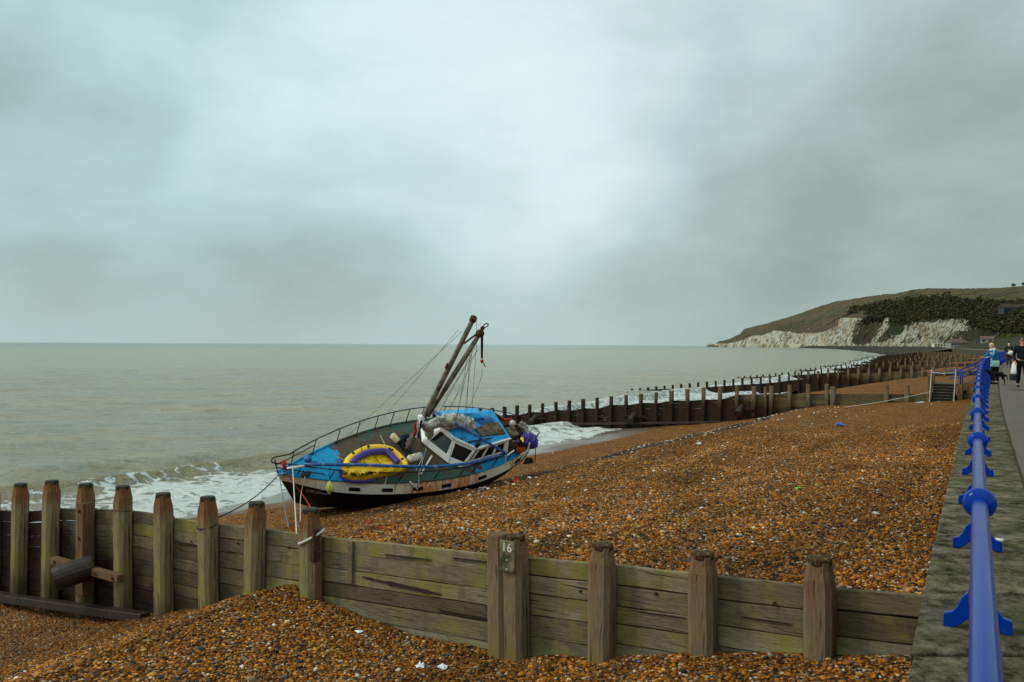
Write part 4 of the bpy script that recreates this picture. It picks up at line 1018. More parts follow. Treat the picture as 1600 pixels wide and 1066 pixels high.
stx = n.noise(n.scale(tc, (7, .6, .7)), 1., 5, .7); stf = n.noise(n.scale(tc, (20, 2, 2)), 1., 4, .7)
rm = n.mapr(n.math('ADD', n.math('MULTIPLY_ADD', xm, .19, stx), n.math('MULTIPLY', n.math('SUBTRACT', stf, .5), .4)), .60, .78)
c = n.mix(n.mapr(n.noise(tc, 5, 6, .7), .35, .7), (.84, .81, .71), (.68, .64, .53))
c = n.mix(n.math('MULTIPLY', xm, .22), c, (.72, .52, .20))
c = n.mix(n.math('MULTIPLY', rm, 1.), c, n.mix(stf, (.34, .07, .006), (.85, .30, .02)))
c = n.mix(n.math('MULTIPLY', n.mapr(n.noise(tc, 3.3, 6, .7), .62, .7), .5), c, (.10, .07, .05))
finish(n, b, c, .65, stx, .004); M['topside'] = m
m, n, b = material('black_hull'); tc = n.node('ShaderNodeTexCoord').outputs['Object']; f = n.noise(n.scale(tc, (1, 1, 3)), 3, 6, .7)
finish(n, b, n.mix(n.mapr(f, .55, .75), (.0035, .0037, .004), (.016, .016, .015)), .55, f, .004, spec=.25); M['black'] = m
m, n, b = material('worn_deck_paint'); tc = n.node('ShaderNodeTexCoord').outputs['Object']; sx = n.node('ShaderNodeSeparateXYZ', {0: tc})
f1 = n.noise(tc, 1.7, 7, .72, .5); f2 = n.noise(tc, 6, 6, .7); f3 = n.noise(n.scale(tc, (1, 6, 1)), 3, 5, .7)
wood = n.mix(f3, (.040, .026, .018), (.135, .095, .060)); green = n.mix(f3, (.012, .050, .043), (.060, .150, .125)); blue = n.mix(f2, (.0, .22, .46), (.005, .33, .62))
edgy = n.mapr(n.math('ABSOLUTE', sx.outputs[1]), .45, 1.1, -.05, .16)
c = n.mix(n.mapr(n.math('ADD', n.math('SUBTRACT', f1, edgy), n.math('MULTIPLY', n.math('SUBTRACT', f2, .5), .7)), .32, .44), green, wood)
bx = n.math('MAXIMUM', n.mapr(sx.outputs[0], 2.7, 3.4, -.24, .30), n.math('MULTIPLY_ADD', n.math('MULTIPLY', n.mapr(sx.outputs[0], -.7, -1.5), n.mapr(sx.outputs[1], .45, .7)), .42, -.22))
c = n.mix(n.mapr(n.math('ADD', n.math('SUBTRACT', 1., n.math('MULTIPLY_ADD', n.math('SUBTRACT', f2, .5), .6, f1)), bx), .55, .63), c, blue)
c = n.mix(n.math('MULTIPLY', n.mapr(n.noise(tc, 5, 8, .8), .54, .64), .75), c, (.030, .022, .016))
c = n.mix(n.math('MULTIPLY', n.mapr(n.noise(tc, 4.1, 6, .75, .3), .66, .70), .8), c, (.30, .17, .05))
finish(n, b, c, .7, f2, .01, spec=.3); M['deck'] = m
M['bblue'] = simple('bright_blue_paint', (.004, .30, .64), .5, .15, 6, .004, dirt=(.03, .09, .13), dirt_amt=.3, dscale=4)
M['bwhite'] = simple('boat_white_paint', (.80, .80, .76), .5, .06, 8, .004, dirt=(.40, .24, .10), dirt_amt=.12, dscale=2.5)
M['bdark'] = simple('dark_glazing', (.010, .011, .012), .12, .3, 3, 0, spec=.5)
M['rails'] = simple('black_rail', (.012, .012, .013), .5, .3, 20, .001)
M['sparblue'] = simple('worn_blue_spar', (.015, .10, .30), .5, .3, 9, .003, dirt=(.30, .34, .38), dirt_amt=.25, dscale=6)
M['mast'] = simple('grey_brown_spar', (.23, .205, .165), .6, .3, 7, .004, dirt=(.09, .06, .038), dirt_amt=.5, dscale=3)
M['canvas'] = simple('grey_sailcloth', (.44, .42, .37), .85, .2, 7, .02, dirt=(.17, .15, .12), dirt_amt=.6, dscale=4)
M['tan'] = simple('stained_tan_canvas', (.19, .145, .095), .85, .3, 8, .02, dirt=(.06, .045, .03), dirt_amt=.7, dscale=4)
M['wire'] = simple('rigging_wire', (.10, .10, .095), .5, .2, 30)
boat = empty('stranded_boat', mat4=BM); tag(boat, 'heeled-over wooden motor sailer with peeling blue deck, white cabin and broken mast', 'boat')
us = np.linspace(0, 1, 61)
sec = [section(u) for u in us]
def loft(rows, closed_ends=True):
    mb = MB(); n_ = len(rows[0])
    for r_ in rows: mb.v += [tuple(p) for p in r_]
    for i in range(len(rows) - 1):
        for j in range(n_ - 1): mb.f.append((i * n_ + j, i * n_ + j + 1, (i + 1) * n_ + j + 1, (i + 1) * n_ + j)); mb.mi.append(0)
    if closed_ends: mb.f.append(tuple(range(n_))); mb.mi.append(0)
    return mb
mir = lambda P: [(x, -y, z) for x, y, z in P]
loft([mir(s[2:])[0:] + [] for s in sec] if False else [list(reversed(mir(s[2:]))) [::-1] + list(reversed(s[2:])) for s in sec]).build('hull', M['black'], boat, True)
tsd = loft([s[:3] for s in sec], False); tsd2 = loft([list(reversed(mir(s[:3]))) for s in sec], False)
k = len(tsd.v); tsd.add(tsd2.v, tsd2.f)
x0_, b0_, z0_ = edge(0); s0 = sec[0]
tsd.add([s0[0], s0[1], s0[2]] + mir([s0[2], s0[1], s0[0]]), [(0, 1, 2, 3, 4, 5)])
tsd.build('topside', M['topside'], boat, True)
rows_ = []
for u in us:
    x, b_, z = edge(u); rows_.append([(x, b_ * t, z + .05 * (1 - t * t) + .005) for t in np.linspace(-1, 1, 13)])
loft(rows_, False).build('deck', M['deck'], boat, True)
for sgn in (1, -1):
    pth = [(edge(u)[0], sgn * (edge(u)[1] + .01), edge(u)[2] + .02) for u in us]
    MB().tube(pth, .034, 6).build('toe_rail', M['deck'], boat, True)
    pth = [(s[2][0], sgn * (s[2][1] + .012), s[2][2]) for s in sec]
    MB().tube(pth, .018, 6).build('rubbing_strake', M['black'], boat, True)
# rectangular openings through the topside
def side_frame(u, k=1.0):
    s = section(u); s2 = section(u + .01); p = Vector(s[1]); t = (Vector(s2[1]) - p).normalized()
    up = (Vector(s[0]) - Vector(s[2])).normalized(); nn = up.cross(t).normalized()
    if nn.y < 0: nn = -nn
    return p, t, up, nn
for px_t in (554.7, 607, 655, 699, 754.7, 810):
    best = min(np.linspace(.02, .98, 400), key=lambda u: abs((lambda q: 800 + FPX * q.x / q.y)(BM @ Vector(section(u)[1])) - px_t))
    p, t, up, nn = side_frame(best)
    w_, h_ = .17, .055
    c_ = p - up * .03
    mb = MB().hexa([tuple(c_ + t * a + up * b_ + nn * d_) for d_ in (-.03, .016) for a, b_ in ((-w_, -h_), (w_, -h_), (w_, h_), (-w_, h_))])
    mb.build('hull_port', M['bdark'], boat)
# faint name on the bow
p, t, up, nn = side_frame(.895); s_ = section(.895); c_ = Vector(s_[2]) - up * .15 + nn * .035
fr4 = lambda o_, xa, ya, za: Matrix(((xa.x, ya.x, za.x, o_.x), (xa.y, ya.y, za.y, o_.y), (xa.z, ya.z, za.z, o_.z), (0, 0, 0, 1)))
up2 = (Vector(s_[2]) - Vector(s_[3])).normalized(); n2_ = (-t).cross(up2).normalized(); 
if n2_.y < 0: n2_ = -n2_
mesh_text('hull_name', 'CELEandl', .17, simple('faded_lettering', (.20, .20, .18), .7, .5, 30), boat, fr4(Vector(s_[2]) - up2 * .14 + n2_ * .03, -t, n2_.cross(-t), n2_), .003, .25)

# cabin: faceted front, side windows, blue roof
ZR_ = .72
def H2(px, py, z): return hit(px, py, z=z)
A0, B0_, C0_, D0_ = H2(659, 691, .12), H2(699, 723, .08), H2(720, 731, .08), H2(793, 710, .12)
A1, B1_, C1_, D1_ = H2(690, 668, ZR_), H2(711, 686, ZR_), H2(744.5, 700.7, ZR_), H2(796, 686, ZR_)
E0 = Vector((A0.x - .35, -.98, .03)); E1 = Vector((A1.x - .28, -.66, ZR_)); F0 = Vector((D0_.x, -.98, .03)); F1 = Vector((D1_.x, -.70, ZR_))
def panel(name, q, th, mat, parent, holes=None, grow=0.):
    """quad panel with optional window openings built as frame strips: q = bl, br, tr, tl"""
    bl, br, tr, tl = q; nrm = (br - bl).cross(tl - bl).normalized()
    def P(s, t): return (bl * (1 - s) + br * s) * (1 - t) + (tl * (1 - s) + tr * s) * t
    mb = MB()
    def slab(s0, s1, t0, t1, d0=-th, d1=0.):
        a = [P(s0, t0), P(s1, t0), P(s1, t1), P(s0, t1)]
        mb.hexa([tuple(p + nrm * d0) for p in a] + [tuple(p + nrm * d1) for p in a])
    if not holes: slab(0, 1, 0, 1)
    else:
        t0, t1 = holes[0][2], holes[0][3]
        slab(0, 1, 0, t0); slab(0, 1, t1, 1); c = 0
        for h in holes: slab(c, h[0], t0, t1); c = h[1]
        slab(c, 1, t0, t1)
    o = mb.build(name, mat, parent, bevel=.008)
    for h in holes or []:
        mb = MB(); e = .012
        a = [P(h[0] - e, h[2] - e), P(h[1] + e, h[2] - e), P(h[1] + e, h[3] + e), P(h[0] - e, h[3] + e)]
        mb.hexa([tuple(p - nrm * .03) for p in a] + [tuple(p - nrm * .022) for p in a]); mb.build('window', M['bdark'], o)
    return o
cab = [panel('front_panel', (A0, B0_, B1_, A1), .04, M['bwhite'], boat, [(.13, .87, .26, .86)]),
       panel('front_panel', (B0_, C0_, C1_, B1_), .04, M['bwhite'], boat, [(.10, .90, .24, .80)] if False else [(.08, .93, .26, .84)]),
       panel('side_panel', (C0_, D0_, D1_, C1_), .04, M['bwhite'], boat, [(.07, .13, .26, .82), (.17, .37, .26, .82), (.42, .62, .26, .82), (.68, .88, .26, .82)]),
       panel('front_panel', (E0, A0, A1, E1), .04, M['bwhite'], boat),
       panel('side_panel', (F0, E0, E1, F1), .04, M['bwhite'], boat, [(.1, .4, .3, .8), (.5, .85, .3, .8)]),
       panel('rear_panel', (D0_, F0, F1, D1_), .04, M['tan'], boat)]
cen = (A1 + B1_ + C1_ + D1_ + E1 + F1) / 6
rim = [p + (p - cen).normalized() * .05 for p in (A1, B1_, C1_, D1_, F1, E1)]
mb = MB(); k6 = [tuple(p + Vector((0, 0, -.005))) for p in rim] + [tuple(p + Vector((0, 0, .045))) for p in rim] + [tuple(cen.lerp(p, .55) + Vector((0, 0, .115))) for p in rim]
mb.add(k6, [tuple(reversed(range(6)))] + [(i, (i + 1) % 6, 6 + (i + 1) % 6, 6 + i) for i in range(6)] + [(6 + i, 6 + (i + 1) % 6, 12 + (i + 1) % 6, 12 + i) for i in range(6)] + [tuple(range(12, 18))])
roof_ = mb.build('roof', M['bblue'], boat, bevel=.012)
mb = MB()
for a, b_ in ((A1, B1_), (B1_, C1_), (C1_, D1_)):
    o1, o2 = a + (a - cen).normalized() * .075, b_ + (b_ - cen).normalized() * .075; i1, i2 = a - (a - cen).normalized() * .03, b_ - (b_ - cen).normalized() * .03
    mb.hexa([tuple(p + Vector((0, 0, dz))) for dz in (-.035, .055) for p in (o1, o2, i2, i1)])
mb.build('roof_edge', M['bwhite'], boat, bevel=.012)
# raised blue housing on the far half of the roof
q = [H2(690, 660, .80), H2(764, 659, .80), Vector((H2(764, 659, .8).x, -.95, .7)), Vector((H2(690, 660, .8).x, -.95, .7))]
t_ = [H2(697, 652, .98), H2(756, 653, .98), H2(748, 645.5, 1.05), H2(703, 646, 1.05)]
MB().hexa([tuple(p) for p in q] + [tuple(p) for p in t_]).build('wheelhouse_top', M['bblue'], boat, bevel=.02)
mb = MB().ball(tuple(H2(762, 657, .85)), (.22, .2, .12)).ball(tuple(H2(757, 660, .82)), (.3, .12, .1)); mb.build('blue_tarpaulin', M['sparblue'], boat, True)
# tan hatch cover
tq = [H2(741, 671, .86), H2(752, 683, .84), H2(790, 678, .82), H2(778, 660, .86), H2(758, 662, .87)]
mb = MB(); mb.add([tuple(p - Vector((0, 0, .05))) for p in tq] + [tuple(p + Vector((0, 0, .03 + .02 * i % .03))) for i, p in enumerate(tq)], [(4, 3, 2, 1, 0), (5, 6, 7, 8, 9)] + [(i, (i + 1) % 5, 5 + (i + 1) % 5, 5 + i) for i in range(5)])
mb.build('hatch_cover', M['tan'], boat, bevel=.03)
MB().tube([tuple(H2(731, 691, .84)), tuple(H2(768, 684.5, .87))], .025, 6).build('roof_bar', M['rails'], boat)
MB().ball((0, 0, 0), (.08, .08, .13), 10, 8).xf(Matrix.Translation(H2(746, 695, .88))).build('horn', M['rails'], boat, True)
for u_ in (.3, .6): pass
# cockpit coamings aft, seats and debris
xa_, xb_ = D0_.x, -3.75
for y_, h_ in ((.66, .36), (-.66, .36)):
    MB().hexa([(xb_, y_ * .62 - .03, .0), (xa_, y_ - .03, .0), (xa_, y_ + .03, .0), (xb_, y_ * .62 + .03, .0), (xb_, y_ * .62 - .03, h_ * .5), (xa_, y_ - .03, h_ * 1.9), (xa_, y_ + .03, h_ * 1.9), (xb_, y_ * .62 + .03, h_ * .5)]).build('coaming', M['tan'], boat, bevel=.01)
MB().box((xb_ - .05, -.42, 0), (xb_, .42, .24)).build('coaming', M['tan'], boat, bevel=.01)
MB().box((xb_, -.4, .02), (xa_ - .02, .4, .05)).build('cockpit_floor', M['bdark'], boat)
MB().box((xb_ + .2, -.6, .06), (xa_ - .1, -.3, .36)).build('cockpit_seat', M['deck'], boat, bevel=.01)
MB().box((-3.3, -.1, .06), (-2.9, .3, .5)).build('engine_box', M['tan'], boat, bevel=.02)

# mast and broken spar
MF = Vector((.885, 0, .05)); MT = MF + Vector((-math.sin(.0144), 0, math.cos(.0144))) * 5.54
mast = MB().tube([tuple(MF.lerp(MT, t)) for t in (0, .3, .7, .97, 1)], [.086, .083, .078, .073, .072], 14).build('mast', M['mast'], boat, True)
MB().tube([tuple(MT - Vector((0, 0, .10))), tuple(MT + Vector((0, 0, .03)))], .10, 14).build('mast_band', M['iron'], mast)
SE = hit(750, 521, y=.35); SB = hit(669, 650, y=-.10)
spar = MB().tube([tuple(SB.lerp(SE, t)) for t in (0, .4, .8, 1)], [.06, .078, .075, .065], 12).build('broken_spar', M['mast'], boat, True)
MB().ball(tuple(SE), (.13, .12, .12), 10, 7).ball(tuple(SE + Vector((-.10, -.1, .10))), (.07, .06, .07), 8, 6).build('spar_fitting', M['iron'], spar, True)
sr = [SE + Vector((-.22 + .075 * math.cos(a), -.15, .16 + .075 * math.sin(a))) for a in np.linspace(0, 6.28, 14)]
MB().tube([tuple(p) for p in sr], .016, 6).build('shackle', M['iron'], spar, True)
wd_ = BI.to_3x3() @ Vector((0, 0, -1))
Lp = SE + Vector((-.1, -.05, 0))
MB().tube([tuple(Lp + wd_ * t) for t in (0, .3, .75)], [.05, .045, .035], 8, flat=.6).build('hanging_strop', M['black'], spar, True)
M['redrag'] = simple('red_rag', (.42, .03, .02), .8, .2, 10)
MB().ball(tuple(Lp + wd_ * .82), (.05, .05, .06)).tube([tuple(Lp + wd_ * .82), tuple(Lp + wd_ * .92 + Vector((-.08, 0, 0))), tuple(Lp + wd_ * 1.0 + Vector((-.12, 0, 0)))], .018, 6).build('red_tag', M['redrag'], spar, True)
a_, b_ = hit(725, 537, y=.15), hit(746, 521, y=.3)
MB().tube([tuple(a_), tuple(b_)], .028, 6).build('gaff_strut', M['iron'], spar)
MB().tube([tuple(hit(697, 575, y=.08)), tuple(hit(700, 569, y=.08))], .045, 8).build('cleat', M['iron'], mast)
# standing rigging: thin wires
W = [((716, 516), (600, 652), .1, -.9), ((722, 518), (541, 683), .1, -1.0), ((744, 497), (745, 520), 0, .3), ((744, 530), (677, 640), .3, -.6), ((744, 540), (681, 652), .3, -.3), ((745, 548), (690, 668), .3, .2),
     ((740, 540), (713, 652), .3, .1), ((738, 545), (721, 690), .3, .4), ((734, 552), (727, 702), .3, .6), ((731, 555), (700, 735), .3, 1.), ((748, 545), (668, 660), .3, .2), ((733, 562), (636, 735), .3, .9), ((745, 535), (736, 670), .3, .3),
     ((728, 560), (656, 660), .2, .0), ((725, 600), (640, 742), .2, 1.0)]
for (p0, p1, y0_, y1_) in W:
    a_, b_ = hit(*p0, y=y0_), hit(*p1, y=y1_)
    MB().tube([tuple(p) for p in curve_pts([a_, b_], 6, random.uniform(-.02, .05))], .0065, 4, False).build('rigging_wire', M['wire'], boat)
a_ = hit(753, 576, y=.3); MB().tube([tuple(p) for p in curve_pts([a_, hit(752, 590, y=.3), hit(741, 618, y=.2), hit(733, 637, y=0)], 14)], .008, 4, False).build('rigging_wire', M['wire'], boat)
# guard rails
def rail_line(us_, sgn, h, out=.06):
    return [Vector((edge(u)[0], sgn * (edge(u)[1] + out), edge(u)[2] + h)) for u in us_]
far_top = rail_line(np.linspace(.985, .44, 16), -1, .52, -.02)
for h_, r_ in ((.62, .018),):
    MB().tube([tuple(p) for p in rail_line(np.linspace(.97, .40, 20), -1, h_, .02)], r_, 6).build('guard_rail', M['rails'], boat, True)
    MB().tube([tuple(p) for p in rail_line(np.linspace(.35, .05, 12), -1, h_ * .95, .02)], r_, 6).build('guard_rail', M['rails'], boat, True)
    MB().tube([tuple(p) for p in rail_line(np.linspace(.97, .16, 24), 1, .46, .0)], r_, 6).build('guard_rail', M['rails'], boat, True)
bow_ = edge(1.)
loop = rail_line([.90, .95, .975], -1, .62, .02) + [Vector((bow_[0] + .22, -.1, bow_[2] + .60)), Vector((bow_[0] + .27, .05, bow_[2] + .56))] + rail_line([.975, .95, .90], 1, .46, .0)
MB().tube([tuple(p) for p in curve_pts(loop, 30)], .02, 6).build('pulpit', M['rails'], boat, True)
loop2 = rail_line([.87, .95], -1, .36, .02) + [Vector((bow_[0] + .12, 0, bow_[2] + .33))] + rail_line([.95, .87], 1, .24, .0)
MB().tube([tuple(p) for p in curve_pts(loop2, 24)], .015, 6).build('pulpit_bar', M['rails'], boat, True)
MB().tube([(bow_[0] + .20, -.04, bow_[2] + .58), (bow_[0] + .10, 0, bow_[2] + .3), (bow_[0] - .02, 0, bow_[2])], .018, 6).build('pulpit_bar', M['rails'], boat, True)
for u_ in (.955, .87, .775, .695, .62, .555, .49, .43):
    x_, b_, z_ = edge(u_)
    MB().tube([(x_ - .04, -b_ + .02, z_), (x_, -b_ - .02, z_ + .62)], .016, 6).ball((x_ - .04, -b_ + .02, z_ + .03), .035, 6, 4).build('stanchion', M['rails'], boat, True)
for u_ in (.34, .25, .16, .07):
    x_, b_, z_ = edge(u_); MB().tube([(x_, -b_ + .02, z_), (x_, -b_ - .02, z_ + .59)], .016, 6).build('stanchion', M['rails'], boat, True)
for u_ in (.945, .85, .74, .63, .50, .40, .345, .25, .17):
    x_, b_, z_ = edge(u_); MB().tube([(x_, b_ - .02, z_), (x_ - .03, b_, z_ + .46)], .016, 6).build('stanchion', M['rails'], boat, True)
# stern rail frame
sg = [hit(826, 677, y=.0), hit(834, 667, y=-.1), hit(843.5, 676, y=.1), hit(837, 686, y=.2), hit(826, 677, y=.0)]
MB().tube([tuple(p) for p in sg], .016, 6).build('stern_frame', M['rails'], boat); MB().tube([tuple(hit(837, 686, y=.2)), tuple(hit(836, 723, y=.5))], .016, 6).build('stern_frame', M['rails'], boat)
MB().tube([tuple(hit(841, 677, y=.1)), tuple(hit(836, 688, y=.2))], .016, 6).build('stern_frame', M['rails'], boat)
MB().hexa([tuple(hit(*q, y=yv)) for yv in (.25, .42) for q in ((816, 726), (834, 724), (832, 716), (822, 715))]).build('rudder_board', M['plank2'], boat)
MB().tube([tuple(hit(790, 728, z=.02)), tuple(hit(790, 712, z=.45))], .02, 6).build('stanchion', M['bwhite'], boat)
MB().tube([tuple(hit(792, 712, z=.5)), tuple(hit(803, 704, z=.5))], .025, 6).build('stanchion', M['bwhite'], boat)
# anchor gear and bits at the bow
def onb(mb, name, mat, label, cat, smooth=True, group=None):
    o = mb.build(name, mat, None, smooth); o.matrix_world = BM; return tag(o, label, cat, group)
onb(MB().ball(tuple(hit(481, 718, z=.22)), (.12, .12, .12)).ball(tuple(hit(487, 724, z=.15)), (.2, .08, .07)), 'windlass', M['sparblue'], 'blue windlass drum on the foredeck behind the bow rail', 'windlass')
onb(MB().tube([tuple(hit(443, 720, z=.45)), tuple(hit(445, 733, z=.25))], [.07, .05], 8), 'red_buoy', M['redrag'], 'small red float lashed inside the bow rail', 'float')
onb(MB().hexa([tuple(hit(*q, z=zv)) for zv in (.02, .10) for q in ((434, 743), (452, 738), (462, 722), (450, 728))]), 'fore_tarpaulin', M['sparblue'], 'dark blue tarpaulin scrap over the very tip of the bow', 'tarpaulin', False)
onb(MB().ball(tuple(hit(477, 742, z=.08)), (.16, .1, .06)).ball(tuple(hit(482, 739, z=.1)), (.1, .06, .05)), 'anchor_chain', M['rails'], 'dark heap of anchor chain on the blue foredeck', 'chain')
onb(MB().tube([tuple(hit(449, 732, z=.5)), tuple(hit(475, 728, z=.45))], .03, 6), 'white_pole', M['bwhite'], 'short white pole lashed along the bow rail', 'pole')

# long blue spars lying on the rails
b1 = [hit(475, 726, z=.42), hit(560, 726.5, z=.50), hit(637, 729, z=.55), hit(681, 729, z=.57), hit(737, 723, z=.60), hit(792, 708, z=.62)]
onb(MB().tube([tuple(p) for p in curve_pts(b1, 24)], .050, 10), 'blue_boom', M['sparblue'], 'long worn blue spar lying along the near guard rail over the yellow dinghy', 'spar')
b2 = [hit(674, 640, z=1.12), hit(730, 672, z=1.12), hit(791, 709, z=.70)]
onb(MB().tube([tuple(p) for p in b2], .045, 10), 'blue_boom', M['sparblue'], 'blue spar sloping down across the cabin roof to the near rail', 'spar')

# sail bundle on the cabin roof
def lumpy(path, rads, seed, nseg=46, nr=20, amp=.35, flat=1.):
    P = curve_pts(path, nseg); mb = MB(); N_ = len(P); rr = np.interp(np.linspace(0, 1, N_), np.linspace(0, 1, len(rads)), rads)
    ref = Vector((0, 0, 1))
    for i, p in enumerate(P):
        t = (P[min(i + 1, N_ - 1)] - P[max(i - 1, 0)]).normalized(); a = (ref - t * ref.dot(t)).normalized(); b_ = t.cross(a)
        for j in range(nr):
            an = 2 * math.pi * j / nr
            k_ = 1 + amp * (2 * float(fbm(i * .30 + seed, j * .9 + 5 * math.sin(an), 3, seed)) - 1) + .12 * math.sin(i * 1.3 + 3 * math.sin(an + seed))
            mb.v.append(tuple(p + (a * math.cos(an) * flat + b_ * math.sin(an)) * rr[i] * k_))
    for i in range(N_ - 1):
        for j in range(nr): j2 = (j + 1) % nr; mb.f.append((i * nr + j, i * nr + j2, (i + 1) * nr + j2, (i + 1) * nr + j)); mb.mi.append(0)
    mb.f.append(tuple(reversed(range(nr)))); mb.f.append(tuple((N_ - 1) * nr + j for j in range(nr))); mb.mi += [0, 0]
    return mb
sb = [hit(668, 668, z=1.05), hit(684, 660, z=1.05), hit(700, 659, z=1.02), hit(716, 658, z=1.0), hit(730, 664, z=.95), hit(740, 670, z=.90)]
onb(lumpy(sb, [.12, .17, .24, .22, .26, .15], 3), 'furled_sail', M['canvas'], 'crumpled grey-white sail bundled across the cabin roof', 'sail')
hs = [MF + Vector((-.05, .05, 1.25)), hit(668, 668, z=.85), hit(672, 680, z=.55)]
onb(lumpy(hs, [.10, .24, .20], 8, 26, 18, .3, .6), 'hanging_canvas', M['canvas'], 'grey canvas hanging from the foot of the mast beside the cabin front', 'canvas')
onb(lumpy([hit(659, 650, y=.0), hit(657, 662, y=.1)], [.10, .09], 5, 10, 12, .3), 'mast_wrap', M['bwhite'], 'white rag tied round the mast with red cord', 'rag')
onb(lumpy([hit(647, 680, z=.62), hit(641, 690, z=.4), hit(636, 703, z=.2)], [.09, .11, .07], 12, 20, 14, .4), 'olive_canvas', M['tan'], 'twisted olive-brown canvas hanging between the mast and the dinghy', 'canvas')
onb(lumpy([hit(640, 684, z=.3), hit(630, 690, z=.2), hit(640, 712, z=.1)], [.13, .15, .10], 15, 20, 14, .4), 'dark_bundle', simple('navy_cloth', (.012, .018, .045), .8, .3, 6, .01), 'dark navy bundle at the mast foot behind the dinghy', 'bundle')
# flag hanging by the mast
fv = []; fw = []
flag = empty('flag', mat4=BM); tag(flag, 'limp red, white and blue flag hanging in front of the mast foot', 'flag')
for k, (nm, cl_) in enumerate((('red_band', M['redrag']), ('white_band', M['bwhite']), ('navy_band', simple('navy_flag', (.012, .02, .11), .8, .2, 5)))):
    tp = [hit(649 + 3.2 * k, 658 + (3 if k == 0 else 0), y=.35), hit(652.2 + 3.2 * k, 657, y=.35)]; bt = [hit(645.5 + 3.0 * k, 681 + k * 1.5, y=.55), hit(649 + 3.2 * k, 683 + k * 1.8, y=.55)]
    mb = MB()
    for side_ in (0, .012):
        for i in range(9):
            t = i / 8; wv_ = .03 * math.sin(t * 7 + k * 2)
            for a_, b_ in zip(tp, bt): p = a_.lerp(b_, t); mb.v.append((p.x + wv_, p.y + side_, p.z))
    for s0_ in (0, 18):
        for i in range(8): q = s0_ + 2 * i; mb.f.append((q, q + 1, q + 3, q + 2) if s0_ else (q, q + 2, q + 3, q + 1)); mb.mi.append(0)
    for e_ in (0, 1):
        for i in range(8): q = 2 * i + e_; mb.f.append((q, q + 2, q + 20, q + 18)); mb.mi.append(0)
    mb.build(nm, cl_, flag, True)

# fenders
M['fcream'] = simple('cream_fender', (.62, .55, .30), .5, .12, 8, .003, dirt=(.35, .26, .14), dirt_amt=.2, dscale=5)
M['fwhite'] = simple('white_fender', (.60, .57, .48), .55, .12, 8, .003, dirt=(.3, .22, .14), dirt_amt=.3, dscale=5)
M['fyel'] = simple('lime_fender', (.50, .52, .12), .45, .12, 8, .003, dirt=(.2, .2, .06), dirt_amt=.2, dscale=5)
def fender(p0, p1, r, mat, label, capm=None):
    root = empty('fender', mat4=BM); tag(root, label, 'fender', 'fenders on the boat')
    t = (p1 - p0)
    MB().tube([tuple(p0 + t * s) for s in (0, .04, .12, .88, .96, 1)], [r * .35, r * .8, r, r, r * .8, r * .35], 16).build('body', mat, root, True)
    MB().tube([tuple(p1 - t * .04), tuple(p1 + t * .1)], [r * 1.01, r * .7], 12).build('end_cap', capm or M['rails'], root, True)
fender(hit(611.5, 679, z=.3), hit(623, 691, z=.25), .105, M['fcream'], 'cream cylindrical fender with a black end, lying on the deck above the dinghy')
fender(hit(637.5, 718, z=.3), hit(659, 712, z=.3), .125, M['fwhite'], 'fat off-white fender lying right of the dinghy below the cabin front', M['sparblue'])
c_ = hit(515, 760, y=1.32 if False else .98); yb_ = [(.0, .19), (.02, .16), (.06, .12), (.11, .03), (.125, -.05), (.11, -.12), (.07, -.17), (.035, -.20), (.03, -.25), (.0, -.26)]
fb = empty('fender', (0, 0, 0)); cw = BM @ c_; fb.location = cw; tag(fb, 'lime-yellow pear-shaped fender hanging over the bow side of the hull', 'fender', 'fenders on the boat')
lathe(MB(), [(max(r, .004) * .95, z * .9) for r, z in reversed(yb_)], 16).build('body', M['fyel'], fb, True)
MB().tube([(0, 0, .18), (-.02, .1, .62)], .009, 5).build('lanyard', M['rope_d'], fb, True)

# inflatable dinghy
M['yel'] = simple('yellow_pvc', (.95, .58, .006), .38, .06, 5, .006, dirt=(.55, .30, .02), dirt_amt=.0, dscale=6, spec=.5)
M['pur'] = simple('violet_pvc', (.050, .032, .24), .45, .12, 5, .005, spec=.45)
din = empty('inflatable_dinghy', mat4=BM); tag(din, 'half-deflated yellow and violet inflatable dinghy lying on the side deck', 'dinghy')
ot = [hit(541, 731, z=.30), hit(545, 719, z=.27), hit(562, 707, z=.25), hit(582, 700.5, z=.24), hit(606, 702, z=.24), hit(620, 711, z=.25), hit(631, 723, z=.28), hit(632, 731, z=.32)]
MB().tube([tuple(p) for p in curve_pts(ot, 56)], .115, 14).build('outer_tube', M['yel'], din, True)
it = [hit(551, 724, z=.36), hit(558, 716, z=.36), hit(573, 708.5, z=.35), hit(590, 705.5, z=.35), hit(603, 706, z=.35), hit(612, 713, z=.36), hit(622, 723.5, z=.38)]
MB().tube([tuple(p) for p in curve_pts(it, 48)], .10, 14).build('inner_tube', M['pur'], din, True)
cF = hit(587, 722, z=.22); rim_ = [p.lerp(cF, .02) for p in curve_pts(ot, 40)]
mb = MB(); rs_ = []
for k in range(6):
    t = k / 5
    for i, p in enumerate(rim_ ):
        q = cF.lerp(p, t); w_ = .02 * math.sin(i * 1.1) * t * (1 - t) * 4 + .012 * math.sin(i * .7 + k * 2)
        mb.v.append((q.x, q.y, q.z + w_ - .01))
NR = len(rim_)
for k in range(5):
    for i in range(NR): i2 = (i + 1) % NR; mb.f.append((k * NR + i, k * NR + i2, (k + 1) * NR + i2, (k + 1) * NR + i)); mb.mi.append(0)
k0 = len(mb.v); mb.v += [(x, y, z - .05) for x, y, z in mb.v[-NR:]]
for i in range(NR): i2 = (i + 1) % NR; mb.f.append((5 * NR + i, 5 * NR + i2, k0 + i2, k0 + i)); mb.mi.append(0)
mb.build('floor', M['yel'], din, True)
